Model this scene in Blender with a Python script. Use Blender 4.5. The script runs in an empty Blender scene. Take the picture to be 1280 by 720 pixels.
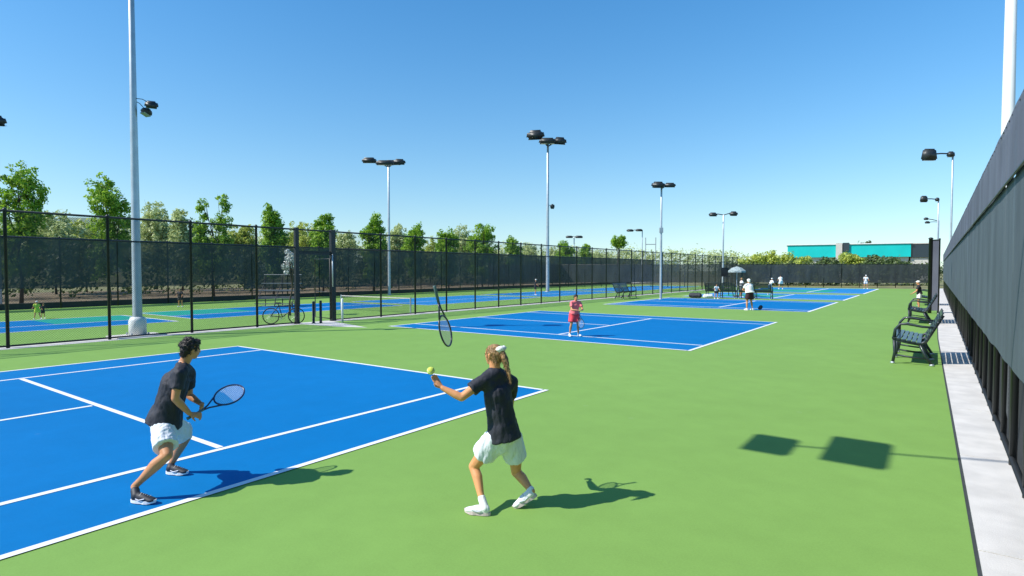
import bpy, bmesh, math, random
from mathutils import Vector, Matrix, Quaternion, noise
V = Vector
R = math.radians
sc = bpy.context.scene
col = sc.collection
random.seed(7)

# ------------------------------------------------------------------ camera
F, Y0, H, YAW = 729.65, 337.9, 2.283, R(35.97)
CY, SY = math.cos(YAW), math.sin(YAW)
PIT = math.atan((360 - Y0) / F)
cam = bpy.data.cameras.new('camera'); camo = bpy.data.objects.new('camera', cam); col.objects.link(camo)
camo.location = (0, 0, H); camo.rotation_euler = (R(90) - PIT, 0, YAW)
cam.sensor_width = 36; cam.lens = 36 * F / 1280; cam.clip_end = 5000; cam.clip_start = 0.05
sc.camera = camo


def XZ(X, Z, z=0.0):
    """camera-right / forward ground coordinates to world"""
    return V((X * CY - Z * SY, X * SY + Z * CY, z))


def W(px, py, Z):
    """a measured picture point at ground distance Z"""
    dx = (px - 640) / F; dy = -(py - 360) / F
    up = dy * math.cos(PIT) - math.sin(PIT); fw = math.cos(PIT) + dy * math.sin(PIT)
    t = Z / fw
    return XZ(dx * t, Z, H + up * t)


def G(px, py):
    dx = (px - 640) / F; dy = -(py - 360) / F
    up = dy * math.cos(PIT) - math.sin(PIT); fw = math.cos(PIT) + dy * math.sin(PIT)
    t = -H / up
    return XZ(dx * t, fw * t, 0)


def onu(u, px):
    k = (px - 640) / F
    return u * (CY + k * SY) / (k * CY - SY)


# ------------------------------------------------------------------ materials
def nodes(name):
    m = bpy.data.materials.new(name); m.use_nodes = True
    nt = m.node_tree
    return m, nt, nt.nodes['Principled BSDF']


def mat(name, c, rough=.6, metal=0, var=.12, scale=6, bump=0, bscale=60, spec=.5, det=4, c2=None, coat=0):
    m, nt, b = nodes(name)
    tc = nt.nodes.new('ShaderNodeTexCoord')
    n = nt.nodes.new('ShaderNodeTexNoise'); n.inputs['Scale'].default_value = scale; n.inputs['Detail'].default_value = det
    nt.links.new(tc.outputs['Object'], n.inputs['Vector'])
    rp = nt.nodes.new('ShaderNodeValToRGB')
    e = rp.color_ramp.elements
    e[0].position = .3; e[1].position = .7
    d = c2 or [x * (1 + var) for x in c]
    e[0].color = (*[x * (1 - var) for x in c], 1); e[1].color = (*d, 1)
    nt.links.new(n.outputs['Fac'], rp.inputs['Fac'])
    nt.links.new(rp.outputs['Color'], b.inputs['Base Color'])
    b.inputs['Roughness'].default_value = rough; b.inputs['Metallic'].default_value = metal
    b.inputs['Specular IOR Level'].default_value = spec
    b.inputs['Coat Weight'].default_value = coat
    if bump:
        n2 = nt.nodes.new('ShaderNodeTexNoise'); n2.inputs['Scale'].default_value = bscale; n2.inputs['Detail'].default_value = 5
        nt.links.new(tc.outputs['Object'], n2.inputs['Vector'])
        bp = nt.nodes.new('ShaderNodeBump'); bp.inputs['Strength'].default_value = bump; bp.inputs['Distance'].default_value = .02
        nt.links.new(n2.outputs['Fac'], bp.inputs['Height']); nt.links.new(bp.outputs['Normal'], b.inputs['Normal'])
    return m


def surf_mat(name, c, worn=.10, fine=.16, rough=.72):
    """acrylic sport surface: broad tonal drift, scuffs, fine grain"""
    m, nt, b = nodes(name)
    tc = nt.nodes.new('ShaderNodeTexCoord')
    L = nt.links.new

    def nz(s, d, r=.6):
        n = nt.nodes.new('ShaderNodeTexNoise'); n.inputs['Scale'].default_value = s
        n.inputs['Detail'].default_value = d; n.inputs['Roughness'].default_value = r
        L(tc.outputs['Object'], n.inputs['Vector']); return n

    def mix(a, fac, col2, k):
        mr = nt.nodes.new('ShaderNodeMapRange'); L(fac, mr.inputs['Value'])
        mr.inputs['From Min'].default_value = .35; mr.inputs['From Max'].default_value = .7
        mr.inputs['To Max'].default_value = k
        mx = nt.nodes.new('ShaderNodeMix'); mx.data_type = 'RGBA'
        L(mr.outputs['Result'], mx.inputs['Factor'])
        if hasattr(a, 'name'): L(a, mx.inputs['A'])
        else: mx.inputs['A'].default_value = (*a, 1)
        mx.inputs['B'].default_value = (*col2, 1)
        return mx.outputs['Result']
    x = mix(tuple(c), nz(.22, 4).outputs['Fac'], [min(1, v * 1.2 + .002) for v in c], worn * 4)
    x = mix(x, nz(1.7, 6, .7).outputs['Fac'], [v * .8 for v in c], worn * 3)
    x = mix(x, nz(55, 3, .8).outputs['Fac'], [v * 1.4 + .005 for v in c], fine)
    mp = nt.nodes.new('ShaderNodeMapping'); mp.inputs['Scale'].default_value = (3.2, 9, 1); mp.inputs['Rotation'].default_value = (0, 0, .6)
    L(tc.outputs['Object'], mp.inputs['Vector'])
    sc1 = nz(1.0, 9, .75); L(mp.outputs[0], sc1.inputs['Vector'])
    mr = nt.nodes.new('ShaderNodeMapRange'); L(sc1.outputs['Fac'], mr.inputs['Value'])
    mr.inputs['From Min'].default_value = .60; mr.inputs['From Max'].default_value = .74; mr.inputs['To Max'].default_value = .28
    mx = nt.nodes.new('ShaderNodeMix'); mx.data_type = 'RGBA'; L(mr.outputs[0], mx.inputs['Factor']); L(x, mx.inputs['A'])
    mx.inputs['B'].default_value = (*[v * .62 + .03 for v in c], 1); x = mx.outputs['Result']
    vo = nt.nodes.new('ShaderNodeTexVoronoi'); vo.inputs['Scale'].default_value = .9; L(tc.outputs['Object'], vo.inputs['Vector'])
    mr = nt.nodes.new('ShaderNodeMapRange'); L(vo.outputs['Distance'], mr.inputs['Value'])
    mr.inputs['From Min'].default_value = .035; mr.inputs['From Max'].default_value = .05; mr.inputs['To Min'].default_value = .22; mr.inputs['To Max'].default_value = 0
    mx = nt.nodes.new('ShaderNodeMix'); mx.data_type = 'RGBA'; L(mr.outputs[0], mx.inputs['Factor']); L(x, mx.inputs['A'])
    mx.inputs['B'].default_value = (*[v * .8 + .10 for v in c], 1); x = mx.outputs['Result']
    L(x, b.inputs['Base Color'])
    b.inputs['Roughness'].default_value = rough; b.inputs['Specular IOR Level'].default_value = .10
    n2 = nz(180, 3)
    bp = nt.nodes.new('ShaderNodeBump'); bp.inputs['Strength'].default_value = .25; bp.inputs['Distance'].default_value = .004
    L(n2.outputs['Fac'], bp.inputs['Height']); L(bp.outputs['Normal'], b.inputs['Normal'])
    return m


def screen_mat(name, c, trans=.12, scuff=0):
    """woven windscreen cloth: lets a little light and view through"""
    m, nt, b = nodes(name); L = nt.links.new
    tc = nt.nodes.new('ShaderNodeTexCoord')
    mp = nt.nodes.new('ShaderNodeMapping'); mp.inputs['Scale'].default_value = (.9, .9, .25)
    L(tc.outputs['Object'], mp.inputs['Vector'])
    n = nt.nodes.new('ShaderNodeTexNoise'); n.inputs['Scale'].default_value = 1.6; n.inputs['Detail'].default_value = 6
    L(mp.outputs['Vector'], n.inputs['Vector'])
    rp = nt.nodes.new('ShaderNodeValToRGB'); e = rp.color_ramp.elements
    e[0].position = .3; e[1].position = .72
    e[0].color = (*[v * .75 for v in c], 1); e[1].color = (*[v * 1.35 for v in c], 1)
    L(n.outputs['Fac'], rp.inputs['Fac'])
    src = rp.outputs['Color']
    if scuff:
        n3 = nt.nodes.new('ShaderNodeTexNoise'); n3.inputs['Scale'].default_value = 7; n3.inputs['Detail'].default_value = 8
        L(mp.outputs['Vector'], n3.inputs['Vector'])
        mr = nt.nodes.new('ShaderNodeMapRange'); L(n3.outputs['Fac'], mr.inputs['Value'])
        mr.inputs['From Min'].default_value = .62; mr.inputs['From Max'].default_value = .75; mr.inputs['To Max'].default_value = scuff
        mx = nt.nodes.new('ShaderNodeMix'); mx.data_type = 'RGBA'
        L(mr.outputs['Result'], mx.inputs['Factor']); L(src, mx.inputs['A']); mx.inputs['B'].default_value = (.3, .32, .33, 1)
        src = mx.outputs['Result']
    L(src, b.inputs['Base Color'])
    b.inputs['Roughness'].default_value = .75; b.inputs['Specular IOR Level'].default_value = .3
    b.inputs['Alpha'].default_value = 1 - trans
    bp = nt.nodes.new('ShaderNodeBump'); bp.inputs['Strength'].default_value = .5; bp.inputs['Distance'].default_value = .05
    L(n.outputs['Fac'], bp.inputs['Height']); L(bp.outputs['Normal'], b.inputs['Normal'])
    return m


def leaf_mat(name, c, c2, tr=.35):
    m, nt, b = nodes(name); L = nt.links.new
    g = nt.nodes.new('ShaderNodeNewGeometry')
    tc = nt.nodes.new('ShaderNodeTexCoord')
    n = nt.nodes.new('ShaderNodeTexNoise'); n.inputs['Scale'].default_value = 1.3; n.inputs['Detail'].default_value = 3
    L(tc.outputs['Object'], n.inputs['Vector'])
    ad = nt.nodes.new('ShaderNodeMath'); ad.operation = 'ADD'
    sb = nt.nodes.new('ShaderNodeMath'); sb.operation = 'MULTIPLY_ADD'
    L(g.outputs['Random Per Island'], sb.inputs[0]); sb.inputs[1].default_value = .6; sb.inputs[2].default_value = -.3
    L(n.outputs['Fac'], ad.inputs[0]); L(sb.outputs[0], ad.inputs[1])
    rp = nt.nodes.new('ShaderNodeValToRGB'); e = rp.color_ramp.elements
    e[0].position = .25; e[1].position = .75; e[0].color = (*c, 1); e[1].color = (*c2, 1)
    L(ad.outputs[0], rp.inputs['Fac']); L(rp.outputs['Color'], b.inputs['Base Color'])
    b.inputs['Roughness'].default_value = .5
    t = nt.nodes.new('ShaderNodeBsdfTranslucent'); L(rp.outputs['Color'], t.inputs['Color'])
    mx = nt.nodes.new('ShaderNodeMixShader'); mx.inputs[0].default_value = tr
    out = nt.nodes['Material Output']
    L(b.outputs[0], mx.inputs[1]); L(t.outputs[0], mx.inputs[2]); L(mx.outputs[0], out.inputs['Surface'])
    return m


M = {}
M['green'] = surf_mat('green acrylic', (.176, .312, .070), worn=.14, fine=.30)
M['blue'] = surf_mat('blue acrylic', (.0, .142, .37), worn=.13, fine=.12)
M['sky_blue'] = surf_mat('light blue acrylic', (.02, .20, .46), fine=.08)
M['teal'] = surf_mat('teal acrylic', (.02, .29, .22), fine=.08)
M['line'] = surf_mat('white line paint', (.72, .74, .74), worn=.05, fine=.03)
M['concrete'] = mat('pale concrete', (.58, .555, .51), .85, var=.13, scale=2.3, bump=.3, bscale=90)
M['kerb'] = mat('dark kerb', (.035, .04, .04), .9)
M['dirt'] = mat('brown mulch', (.16, .11, .065), .95, var=.35, scale=.9, bump=.6, bscale=12, c2=(.23, .17, .09))
M['grass'] = mat('dry grass', (.17, .19, .06), .95, var=.3, scale=.6, bump=.6, bscale=20, c2=(.26, .23, .10))
M['hill'] = mat('hazy wooded hill', (.16, .22, .17), .95, var=.25, scale=.05)
M['black_metal'] = mat('black powder coat', (.016, .018, .018), .45, var=.2, scale=3)
M['wire'] = mat('black coated wire', (.02, .023, .022), .5)
M['steel'] = mat('galvanised steel', (.46, .50, .52), .42, .55, var=.10, scale=2.5)
M['white_steel'] = mat('white painted steel', (.78, .79, .78), .4, .0, var=.05, scale=2)
M['lamp_dark'] = mat('dark bronze housing', (.03, .035, .035), .4, .2, var=.2)
M['lens'] = mat('lamp lens', (.22, .25, .18), .15, var=.2, scale=8)
M['far_screen'] = screen_mat('dark windscreen', (.045, .054, .058), .15)
M['right_screen'] = screen_mat('grey green windscreen', (.085, .102, .118), .03, scuff=.06)
M['right_header'] = screen_mat('blue grey header cloth', (.115, .12, .155), .03)
M['slat'] = screen_mat('loose grey skirt cloth', (.12, .12, .13), .0, scuff=.5)
M['bench'] = mat('dark green bench enamel', (.012, .022, .024), .45, var=.25, scale=5, coat=.3)
M['skin'] = mat('tanned skin', (.56, .255, .115), .5, var=.08, scale=9, spec=.4)
M['skin2'] = mat('light tanned skin', (.68, .31, .13), .5, var=.08, scale=9, spec=.4)
M['shirt'] = mat('navy black jersey', (.018, .020, .030), .75, var=.2, scale=8, bump=.15, bscale=40)
M['shorts'] = mat('white sports cloth', (.72, .75, .78), .8, var=.04, scale=8, bump=.15, bscale=40)
M['dark_hair'] = mat('dark brown hair', (.022, .013, .009), .45, var=.5, scale=30, bump=.6, bscale=90)
M['blond_hair'] = mat('blond hair', (.33, .19, .075), .45, var=.4, scale=30, bump=.6, bscale=90)
M['white_cloth'] = mat('white cloth', (.78, .78, .74), .8, var=.04, bump=.2, bscale=60)
M['shoe_white'] = mat('white shoe leather', (.80, .80, .80), .5, var=.05, scale=12)
M['shoe_black'] = mat('black shoe mesh', (.022, .024, .032), .6, var=.3, scale=25)
M['pink_sole'] = mat('pale pink rubber', (.62, .50, .48), .7)
M['red'] = mat('coral red cloth', (.78, .06, .08), .75, var=.12, bump=.2, bscale=30)
M['pink'] = mat('pale red cloth', (.80, .17, .19), .75, var=.12)
M['black_cloth'] = mat('black cloth', (.02, .018, .022), .8)
M['maroon'] = mat('dark maroon cloth', (.045, .012, .018), .8)
M['yellow'] = mat('yellow green cloth', (.52, .66, .05), .7)
M['ball'] = mat('yellow felt', (.70, .80, .12), .9, bump=.5, bscale=300, var=.06)
M['racket_frame'] = mat('black racket frame', (.018, .02, .026), .3, coat=.4)
M['racket_blue'] = mat('dark blue racket frame', (.015, .03, .10), .3, coat=.4)
M['grip'] = mat('grey green overgrip', (.10, .16, .16), .8)
M['string'] = mat('pale string', (.62, .64, .72), .5)
M['stringd'] = mat('dark string', (.30, .32, .34), .5)
M['bark'] = mat('bark', (.085, .062, .045), .9, var=.3, scale=12, bump=.8, bscale=20)
M['leaf'] = leaf_mat('fresh green leaves', (.10, .25, .015), (.40, .60, .05), .45)
M['leaf_yellow'] = leaf_mat('yellow green leaves', (.30, .38, .05), (.60, .66, .13))
M['leaf_pale'] = leaf_mat('pale sage leaves', (.34, .42, .14), (.66, .72, .34))
M['leaf_dark'] = leaf_mat('dark shrub leaves', (.05, .09, .025), (.16, .22, .06))
M['blossom'] = leaf_mat('white blossom', (.45, .47, .42), (.75, .77, .74), .2)
M['teal_wall'] = mat('turquoise cladding', (.0, .50, .47), .5, var=.06, scale=.3)
M['wall_pale'] = mat('pale stucco', (.55, .52, .47), .9)
M['dark_glass'] = mat('dark glass', (.02, .035, .05), .1)
M['umbrella'] = mat('pale grey canvas', (.55, .62, .60), .8)
M['net'] = mat('black net cord', (.02, .02, .02), .8)
M['dull_alu'] = mat('dull aluminium', (.16, .17, .17), .6, .3)
M['bag'] = mat('dark sports bag', (.02, .022, .03), .7)
M['rubber'] = mat('tyre rubber', (.02, .02, .02), .8)
M['eye'] = mat('eye', (.03, .02, .015), .2)
M['brown_wood'] = mat('weathered brown rail', (.10, .065, .04), .8)


# ------------------------------------------------------------------ mesh helpers
def obj(name, bm, m=None, parent=None, smooth=False, loc=None):
    me = bpy.data.meshes.new(name); bm.to_mesh(me); bm.free()
    if m is not None:
        me.materials.append(M[m] if isinstance(m, str) else m)
    if smooth:
        for p in me.polygons: p.use_smooth = True
    o = bpy.data.objects.new(name, me); col.objects.link(o)
    if loc is not None: o.location = loc
    if parent is not None: o.parent = parent
    return o


def tag(o, label, cat, group=None, kind=None):
    if label: o['label'] = label
    if cat: o['category'] = cat
    if group: o['group'] = group
    if kind: o['kind'] = kind
    return o


def thing(name, label, cat, loc=(0, 0, 0), rz=0, group=None):
    o = bpy.data.objects.new(name, None); col.objects.link(o)
    o.location = loc; o.rotation_euler = (0, 0, rz); o.empty_display_size = .2
    return tag(o, label, cat, group)


def copy_tree(o, parent=None):
    c = o.copy(); col.objects.link(c); c.parent = parent
    for ch in list(o.children): copy_tree(ch, c)
    return c


def box(bm, c, s, rz=0, mx=None):
    r = bmesh.ops.create_cube(bm, size=1)
    m = Matrix.Translation(V(c)) @ Matrix.Rotation(rz, 4, 'Z') @ (mx.to_4x4() if mx else Matrix.Identity(4)) @ Matrix.Diagonal((*s, 1))
    bmesh.ops.transform(bm, matrix=m, verts=r['verts']); return r['verts']


def tube(bm, pts, r, n=8, closed=False, cap=True):
    pts = [V(p) for p in pts]; k = len(pts)
    rr = r if isinstance(r, (list, tuple)) else [r] * k
    rings = []; prev = None
    for i, p in enumerate(pts):
        if closed: t = pts[(i + 1) % k] - pts[i - 1]
        else: t = pts[min(i + 1, k - 1)] - pts[max(i - 1, 0)]
        t.normalize()
        if prev is None:
            a = t.orthogonal().normalized()
            if abs(t.z) < .99: a = t.cross(V((0, 0, 1))).normalized()
        else:
            a = (prev - t * prev.dot(t)).normalized()
        prev = a; b = t.cross(a)
        rings.append([bm.verts.new(p + (a * math.cos(2 * math.pi * j / n) + b * math.sin(2 * math.pi * j / n)) * rr[i]) for j in range(n)])
    m = k if closed else k - 1
    for i in range(m):
        A, B = rings[i], rings[(i + 1) % k]
        for j in range(n):
            bm.faces.new((A[j], A[(j + 1) % n], B[(j + 1) % n], B[j]))
    if cap and not closed:
        bm.faces.new(rings[0][::-1]); bm.faces.new(rings[-1])
    return rings


def lathe(bm, prof, c=(0, 0, 0), n=20):
    rings = []
    for r, z in prof:
        rings.append([bm.verts.new((c[0] + r * math.cos(2 * math.pi * j / n), c[1] + r * math.sin(2 * math.pi * j / n), c[2] + z)) for j in range(n)])
    for A, B in zip(rings, rings[1:]):
        for j in range(n): bm.faces.new((A[j], A[(j + 1) % n], B[(j + 1) % n], B[j]))
    bm.faces.new(rings[0][::-1]); bm.faces.new(rings[-1])


def sheet(bm, x0, x1, y0, y1, z):
    bm.faces.new([bm.verts.new(p) for p in ((x0, y0, z), (x1, y0, z), (x1, y1, z), (x0, y1, z))])


def poly(bm, pts, z):
    bm.faces.new([bm.verts.new((p[0], p[1], z)) for p in pts])


def recalc(bm): bmesh.ops.recalc_face_normals(bm, faces=bm.faces)


def seg(bm, c1, r1, c2=None, r2=None, ax=None, n=2):
    """convex hull of two ellipsoids = rounded tapered limb piece"""
    vs = []
    for c, r in ((c1, r1), (c2, r2)):
        if c is None: continue
        rad = r if isinstance(r, (tuple, list)) else (r, r, r)
        m = (ax.to_4x4() if ax else Matrix.Identity(4)) @ Matrix.Diagonal((*rad, 1))
        q = bmesh.ops.create_icosphere(bm, subdivisions=n, radius=1)
        bmesh.ops.transform(bm, matrix=Matrix.Translation(V(c)) @ m, verts=q['verts'])
        vs += q['verts']
    if c2 is not None:
        fs = list({f for v in vs for f in v.link_faces})
        bmesh.ops.delete(bm, geom=fs, context='FACES_ONLY')
        es = [e for v in vs for e in v.link_edges]
        bmesh.ops.delete(bm, geom=list(set(es)), context='EDGES')
        vs = [v for v in vs if v.is_valid]
        # edge deletion keeps verts; rebuild if it removed them
        if not vs: return
        h = bmesh.ops.convex_hull(bm, input=vs, use_existing_faces=False)
        bad = [g for g in h['geom_interior'] if isinstance(g, bmesh.types.BMVert) and g.is_valid]
        if bad: bmesh.ops.delete(bm, geom=bad, context='VERTS')


def hull(bm, pts):
    vs = [bm.verts.new(p) for p in pts]
    h = bmesh.ops.convex_hull(bm, input=vs, use_existing_faces=False)
    bad = [g for g in h['geom_interior'] if isinstance(g, bmesh.types.BMVert) and g.is_valid]
    if bad: bmesh.ops.delete(bm, geom=bad, context='VERTS')


def ell_pts(c, rad, ax, n=14, m=7):
    out = []
    rad = rad if isinstance(rad, (tuple, list)) else (rad,) * 3
    for i in range(m):
        t = math.pi * (i + .5) / m
        for j in range(n):
            a = 2 * math.pi * j / n
            p = V((math.sin(t) * math.cos(a) * rad[0], math.sin(t) * math.sin(a) * rad[1], math.cos(t) * rad[2]))
            out.append(V(c) + (ax @ p if ax else p))
    return out


def disc_pts(c, r, ax, n=16):
    """disc in the plane of ax columns 0 and 1"""
    rx, ry = r if isinstance(r, (tuple, list)) else (r, r)
    return [V(c) + ax @ V((math.cos(2 * math.pi * j / n) * rx, math.sin(2 * math.pi * j / n) * ry, 0)) for j in range(n)]


I3 = Matrix.Identity(3)


def limb(bm, c1, r1, c2, r2, ax=None):
    hull(bm, ell_pts(c1, r1, ax) + ell_pts(c2, r2, ax))


def remesh(bm, vox, sm=6, fac=.5):
    me = bpy.data.meshes.new('tmp'); bm.to_mesh(me); bm.free()
    o = bpy.data.objects.new('tmp', me); col.objects.link(o)
    r = o.modifiers.new('r', 'REMESH'); r.mode = 'VOXEL'; r.voxel_size = vox
    if sm:
        s = o.modifiers.new('s', 'SMOOTH'); s.iterations = sm; s.factor = fac
    dg = bpy.context.evaluated_depsgraph_get(); dg.update()
    ev = o.evaluated_get(dg); m2 = bpy.data.meshes.new_from_object(ev)
    out = bmesh.new(); out.from_mesh(m2)
    bpy.data.objects.remove(o); bpy.data.meshes.remove(me); bpy.data.meshes.remove(m2)
    return out


def wrinkle(bm, amp, sc_=9, sq=(1, 1, 1), seed=0):
    bm.normal_update()
    for v in bm.verts:
        p = V((v.co.x * sq[0], v.co.y * sq[1], v.co.z * sq[2])) * sc_ + V((seed, seed * 2, 0))
        d = noise.fractal(p, .7, 2.2, 3) * amp
        v.co += v.normal * d


def frame(z, xhint):
    z = V(z).normalized(); x = V(xhint); x = (x - z * x.dot(z)).normalized(); y = z.cross(x)
    return Matrix((x, y, z)).transposed()


# ------------------------------------------------------------------ light
S = V((.620, .796, -1.0)).normalized()      # the way sunlight travels
el = math.asin(-S.z); az = math.atan2(-S.x, -S.y)
sun = bpy.data.lights.new('sun', 'SUN'); sun.energy = 5.0; sun.angle = R(.5); sun.color = (1, .955, .89)
so = bpy.data.objects.new('sun', sun); col.objects.link(so)
so.rotation_euler = S.to_track_quat('-Z', 'Y').to_euler(); so.location = (0, 0, 50)
w = bpy.data.worlds.new('World'); sc.world = w; w.use_nodes = True
nt = w.node_tree; bg = nt.nodes['Background']
sky = nt.nodes.new('ShaderNodeTexSky'); sky.sky_type = 'NISHITA'; sky.sun_disc = False
sky.sun_elevation = el; sky.sun_rotation = az % (2 * math.pi)
sky.air_density = 1.0; sky.dust_density = .25; sky.ozone_density = 3.0; sky.altitude = 0
tcw = nt.nodes.new('ShaderNodeTexCoord'); mpw = nt.nodes.new('ShaderNodeMapping'); mpw.vector_type = 'POINT'
mpw.inputs['Scale'].default_value = (1, 1, .60); mpw.inputs['Location'].default_value = (0, 0, .035)
nt.links.new(tcw.outputs['Generated'], mpw.inputs['Vector']); nt.links.new(mpw.outputs[0], sky.inputs['Vector'])
hs_ = nt.nodes.new('ShaderNodeHueSaturation'); hs_.inputs['Saturation'].default_value = 1.36
nt.links.new(sky.outputs[0], hs_.inputs['Color']); nt.links.new(hs_.outputs[0], bg.inputs[0]); bg.inputs[1].default_value = .132
sc.view_settings.view_transform = 'Standard'; sc.view_settings.look = 'None'
sc.view_settings.exposure = 0.28; sc.view_settings.gamma = 1

# ------------------------------------------------------------------ the ground
def struct(name, bm, m, smooth=False):
    o = obj(name, bm, m, smooth=smooth); o['kind'] = 'structure'; return o


bm = bmesh.new(); sheet(bm, -900, 900, -200, 1600, -.02); struct('ground', bm, 'grass')
bm = bmesh.new(); sheet(bm, -75, -43.4, -60, 130, -.012); struct('mulch_bed', bm, 'dirt')
bm = bmesh.new(); sheet(bm, -43.4, 1.2, -25, 86.6, 0); struct('court_surround', bm, 'green')
bm = bmesh.new()
# concrete walkway along the right-hand fence, laid in slabs, and the step at its edge
y = -12
while y < 90:
    vs = box(bm, (1.33, y + 1.49, -.03), (2.24, 2.98, .10)); y += 3.0
def edge_u(v): return .33 - .0115 * (min(v, 24) - 5)


for v_ in bm.verts:
    if v_.co.x < 1: v_.co.x = edge_u(v_.co.y)
bmesh.ops.bevel(bm, geom=list(bm.edges), offset=.008, segments=1)
struct('path', bm, 'concrete')
bm = bmesh.new()
for a_, c_ in ((-12, 24), (24, 86)): poly(bm, [(edge_u(a_) - .03, a_), (edge_u(a_) + .01, a_), (edge_u(c_) + .01, c_), (edge_u(c_) - .03, c_)], .004)
struct('path_joint', bm, 'kerb')
bm = bmesh.new()
sheet(bm, -22.30, -21.62, -20, 14.4, .004)
sheet(bm, -22.30, -21.62, 14.4, 84, .004)
poly(bm, [(-21.61, 14.7), (-19.4, 15.0), (-18.3, 15.4), (-21.61, 16.3)], .004)
struct('gate_path', bm, 'concrete')
bm = bmesh.new()
box(bm, (-43.25, 30, .17), (.3, 130, .36))
struct('kerb', bm, 'kerb')
bm = bmesh.new(); sheet(bm, -45.6, -43.42, -40, 110, .02)
struct('footpath', bm, 'concrete')
bm = bmesh.new(); sheet(bm, -43.1, 3, 86.7, 96, -.006); struct('grass_strip', bm, 'grass')


def lines(bm, segs, wd=.055, z=.009):
    for (x0, y0, x1, y1) in segs:
        d = V((x1 - x0, y1 - y0, 0)).normalized() * wd; n = V((-d.y, d.x, 0))
        a = V((x0, y0, z)) - d; b = V((x1, y1, z)) + d
        bm.faces.new([bm.verts.new(p) for p in (a - n, b - n, b + n, a + n)])


def court(name, x0, x1, y0, y1, segs, m='blue', wd=.055, extra=None):
    b = bmesh.new(); sheet(b, x0, x1, y0, y1, .0045)
    if extra:
        pass
    struct(name, b, m)
    b = bmesh.new(); lines(b, segs, wd); struct('court_lines', b, 'line')


XR, XL = -5.96, -16.93
# near court, long side running away from the camera
yb = 9.30; yn = yb - 11.885
court('near_court', XL, XR, yb - 23.77, yb, [
    (XR, yb - 23.77, XR, yb), (XL, yb - 23.77, XL, yb), (XL + .12, yb, XR - .12, yb), (XL + .12, yb - 23.77, XR - .12, yb - 23.77),
    (XR - 1.37, yb - 23.6, XR - 1.37, yb - .12), (XL + 1.37, yb - 23.6, XL + 1.37, yb - .12),
    (XL + 1.49, yb - 5.485, XR - 1.49, yb - 5.485), (XL + 1.49, yb - 18.285, XR - 1.49, yb - 18.285),
    (-11.445, yb - 18.17, -11.445, yb - 5.6)], wd=.045)


def turned_court(name, y0, y1, m='blue', x0=-18.0, x1=-5.62, wd=.05):
    court(name, x0, x1, y0, y1, [
        (x1, y0, x1, y1), (x0, y0, x0, y1), (x0 + .12, y0, x1 - .12, y0), (x0 + .12, y1, x1 - .12, y1),
        (x0 + .12, y0 + 1.37, x1 - .12, y0 + 1.37), (x0 + .12, y1 - 1.37, x1 - .12, y1 - 1.37),
        (x1 - 5.2, y0 + 1.49, x1 - 5.2, y1 - 1.49), (x1 - 5.32, (y0 + y1) / 2, x0 + .12, (y0 + y1) / 2)], m, wd)


turned_court('middle_court', 16.3, 27.5)
turned_court('far_court', 35.3, 47.2, wd=.07)
turned_court('light_court', 50.3, 61.8, 'sky_blue', wd=.08)
turned_court('back_court', 65.5, 83.8, 'sky_blue', wd=.09)
bm = bmesh.new(); sheet(bm, -16.5, -9, 68, 76, .0065); sheet(bm, -16, -10.95, 53, 58.5, .0065); struct('court_panel', bm, 'teal')
# narrow courts of the neighbouring row beyond the left fence
for nm, x0, x1, y0, y1, m in (('pickleball_court', -33.4, -27.4, -6, 12.3, 'blue'), ('pickleball_court', -34.5, -27.9, 13.4, 26.4, 'blue'),
                              ('pickleball_court', -34.5, -26.8, 27.6, 41, 'sky_blue'), ('pickleball_court', -34.5, -26.8, 42.5, 56, 'sky_blue'), ('pickleball_court', -34.5, -26.8, 58, 82, 'sky_blue')):
    xm = (x0 + x1) / 2 + .5
    court(nm, x0, x1, y0, y1, [(x0, y0, x0, y1), (x1, y0, x1, y1), (x0 + .1, y0, x1 - .1, y0), (x0 + .1, y1, x1 - .1, y1), (xm, y0 + .1, xm, y1 - .1)], m, .05)
bm = bmesh.new(); sheet(bm, -33.3, -30.1, 8.6, 12.2, .0065); sheet(bm, -34.4, -31, 13.5, 18, .0065); struct('court_panel', bm, 'teal')

# hazy hills
bm = bmesh.new()
N = 60; prev = None
for i in range(N + 1):
    a = R(20 + i * 110 / N); d = 900
    hh = 8 + 26 * max(0, noise.noise(V((i * .16, 3, 0))) + .35) + (46 if 20 < i < 36 else 0) * math.sin(max(0, min(1, (i - 20) / 16)) * math.pi)
    c = V((-math.sin(a) * d, math.cos(a) * d, 0)); o_ = c * 1.25
    row = [bm.verts.new((c.x, c.y, -.5)), bm.verts.new((c.x * 1.08, c.y * 1.08, hh)), bm.verts.new((o_.x, o_.y, -.5))]
    if prev:
        bm.faces.new((prev[0], row[0], row[1], prev[1])); bm.faces.new((prev[1], row[1], row[2], prev[2]))
    prev = row
struct('hills', bm, 'hill', True)


# ------------------------------------------------------------------ fences
def chainlink(bm, p0, p1, z0, z1, pitch=.07, r=.0022):
    p0 = V(p0); p1 = V(p1); L = (p1 - p0).length; d = (p1 - p0) / L; hh = z1 - z0
    nrm = V((-d.y, d.x, 0)) * r

    def wire(a, b):
        t = (b - a).normalized(); s = t.cross(nrm).normalized() * r
        q = [a - s - nrm * .3, a + s - nrm * .3, a + nrm * 1.2]
        A = [bm.verts.new(x) for x in q]; B = [bm.verts.new(x + (b - a)) for x in q]
        for i in range(3): bm.faces.new((A[i], A[(i + 1) % 3], B[(i + 1) % 3], B[i]))
    k = int((L + hh) / pitch)
    for i in range(k):
        s = i * pitch - hh
        for sg in (1, -1):
            a0 = max(0, s); a1 = min(L, s + hh)
            if a1 <= a0: continue
            za, zb = (a0 - s), (a1 - s)
            if sg < 0: za, zb = hh - za, hh - zb
            wire(p0 + d * a0 + V((0, 0, z0 + za)), p0 + d * a1 + V((0, 0, z0 + zb)))


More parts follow.
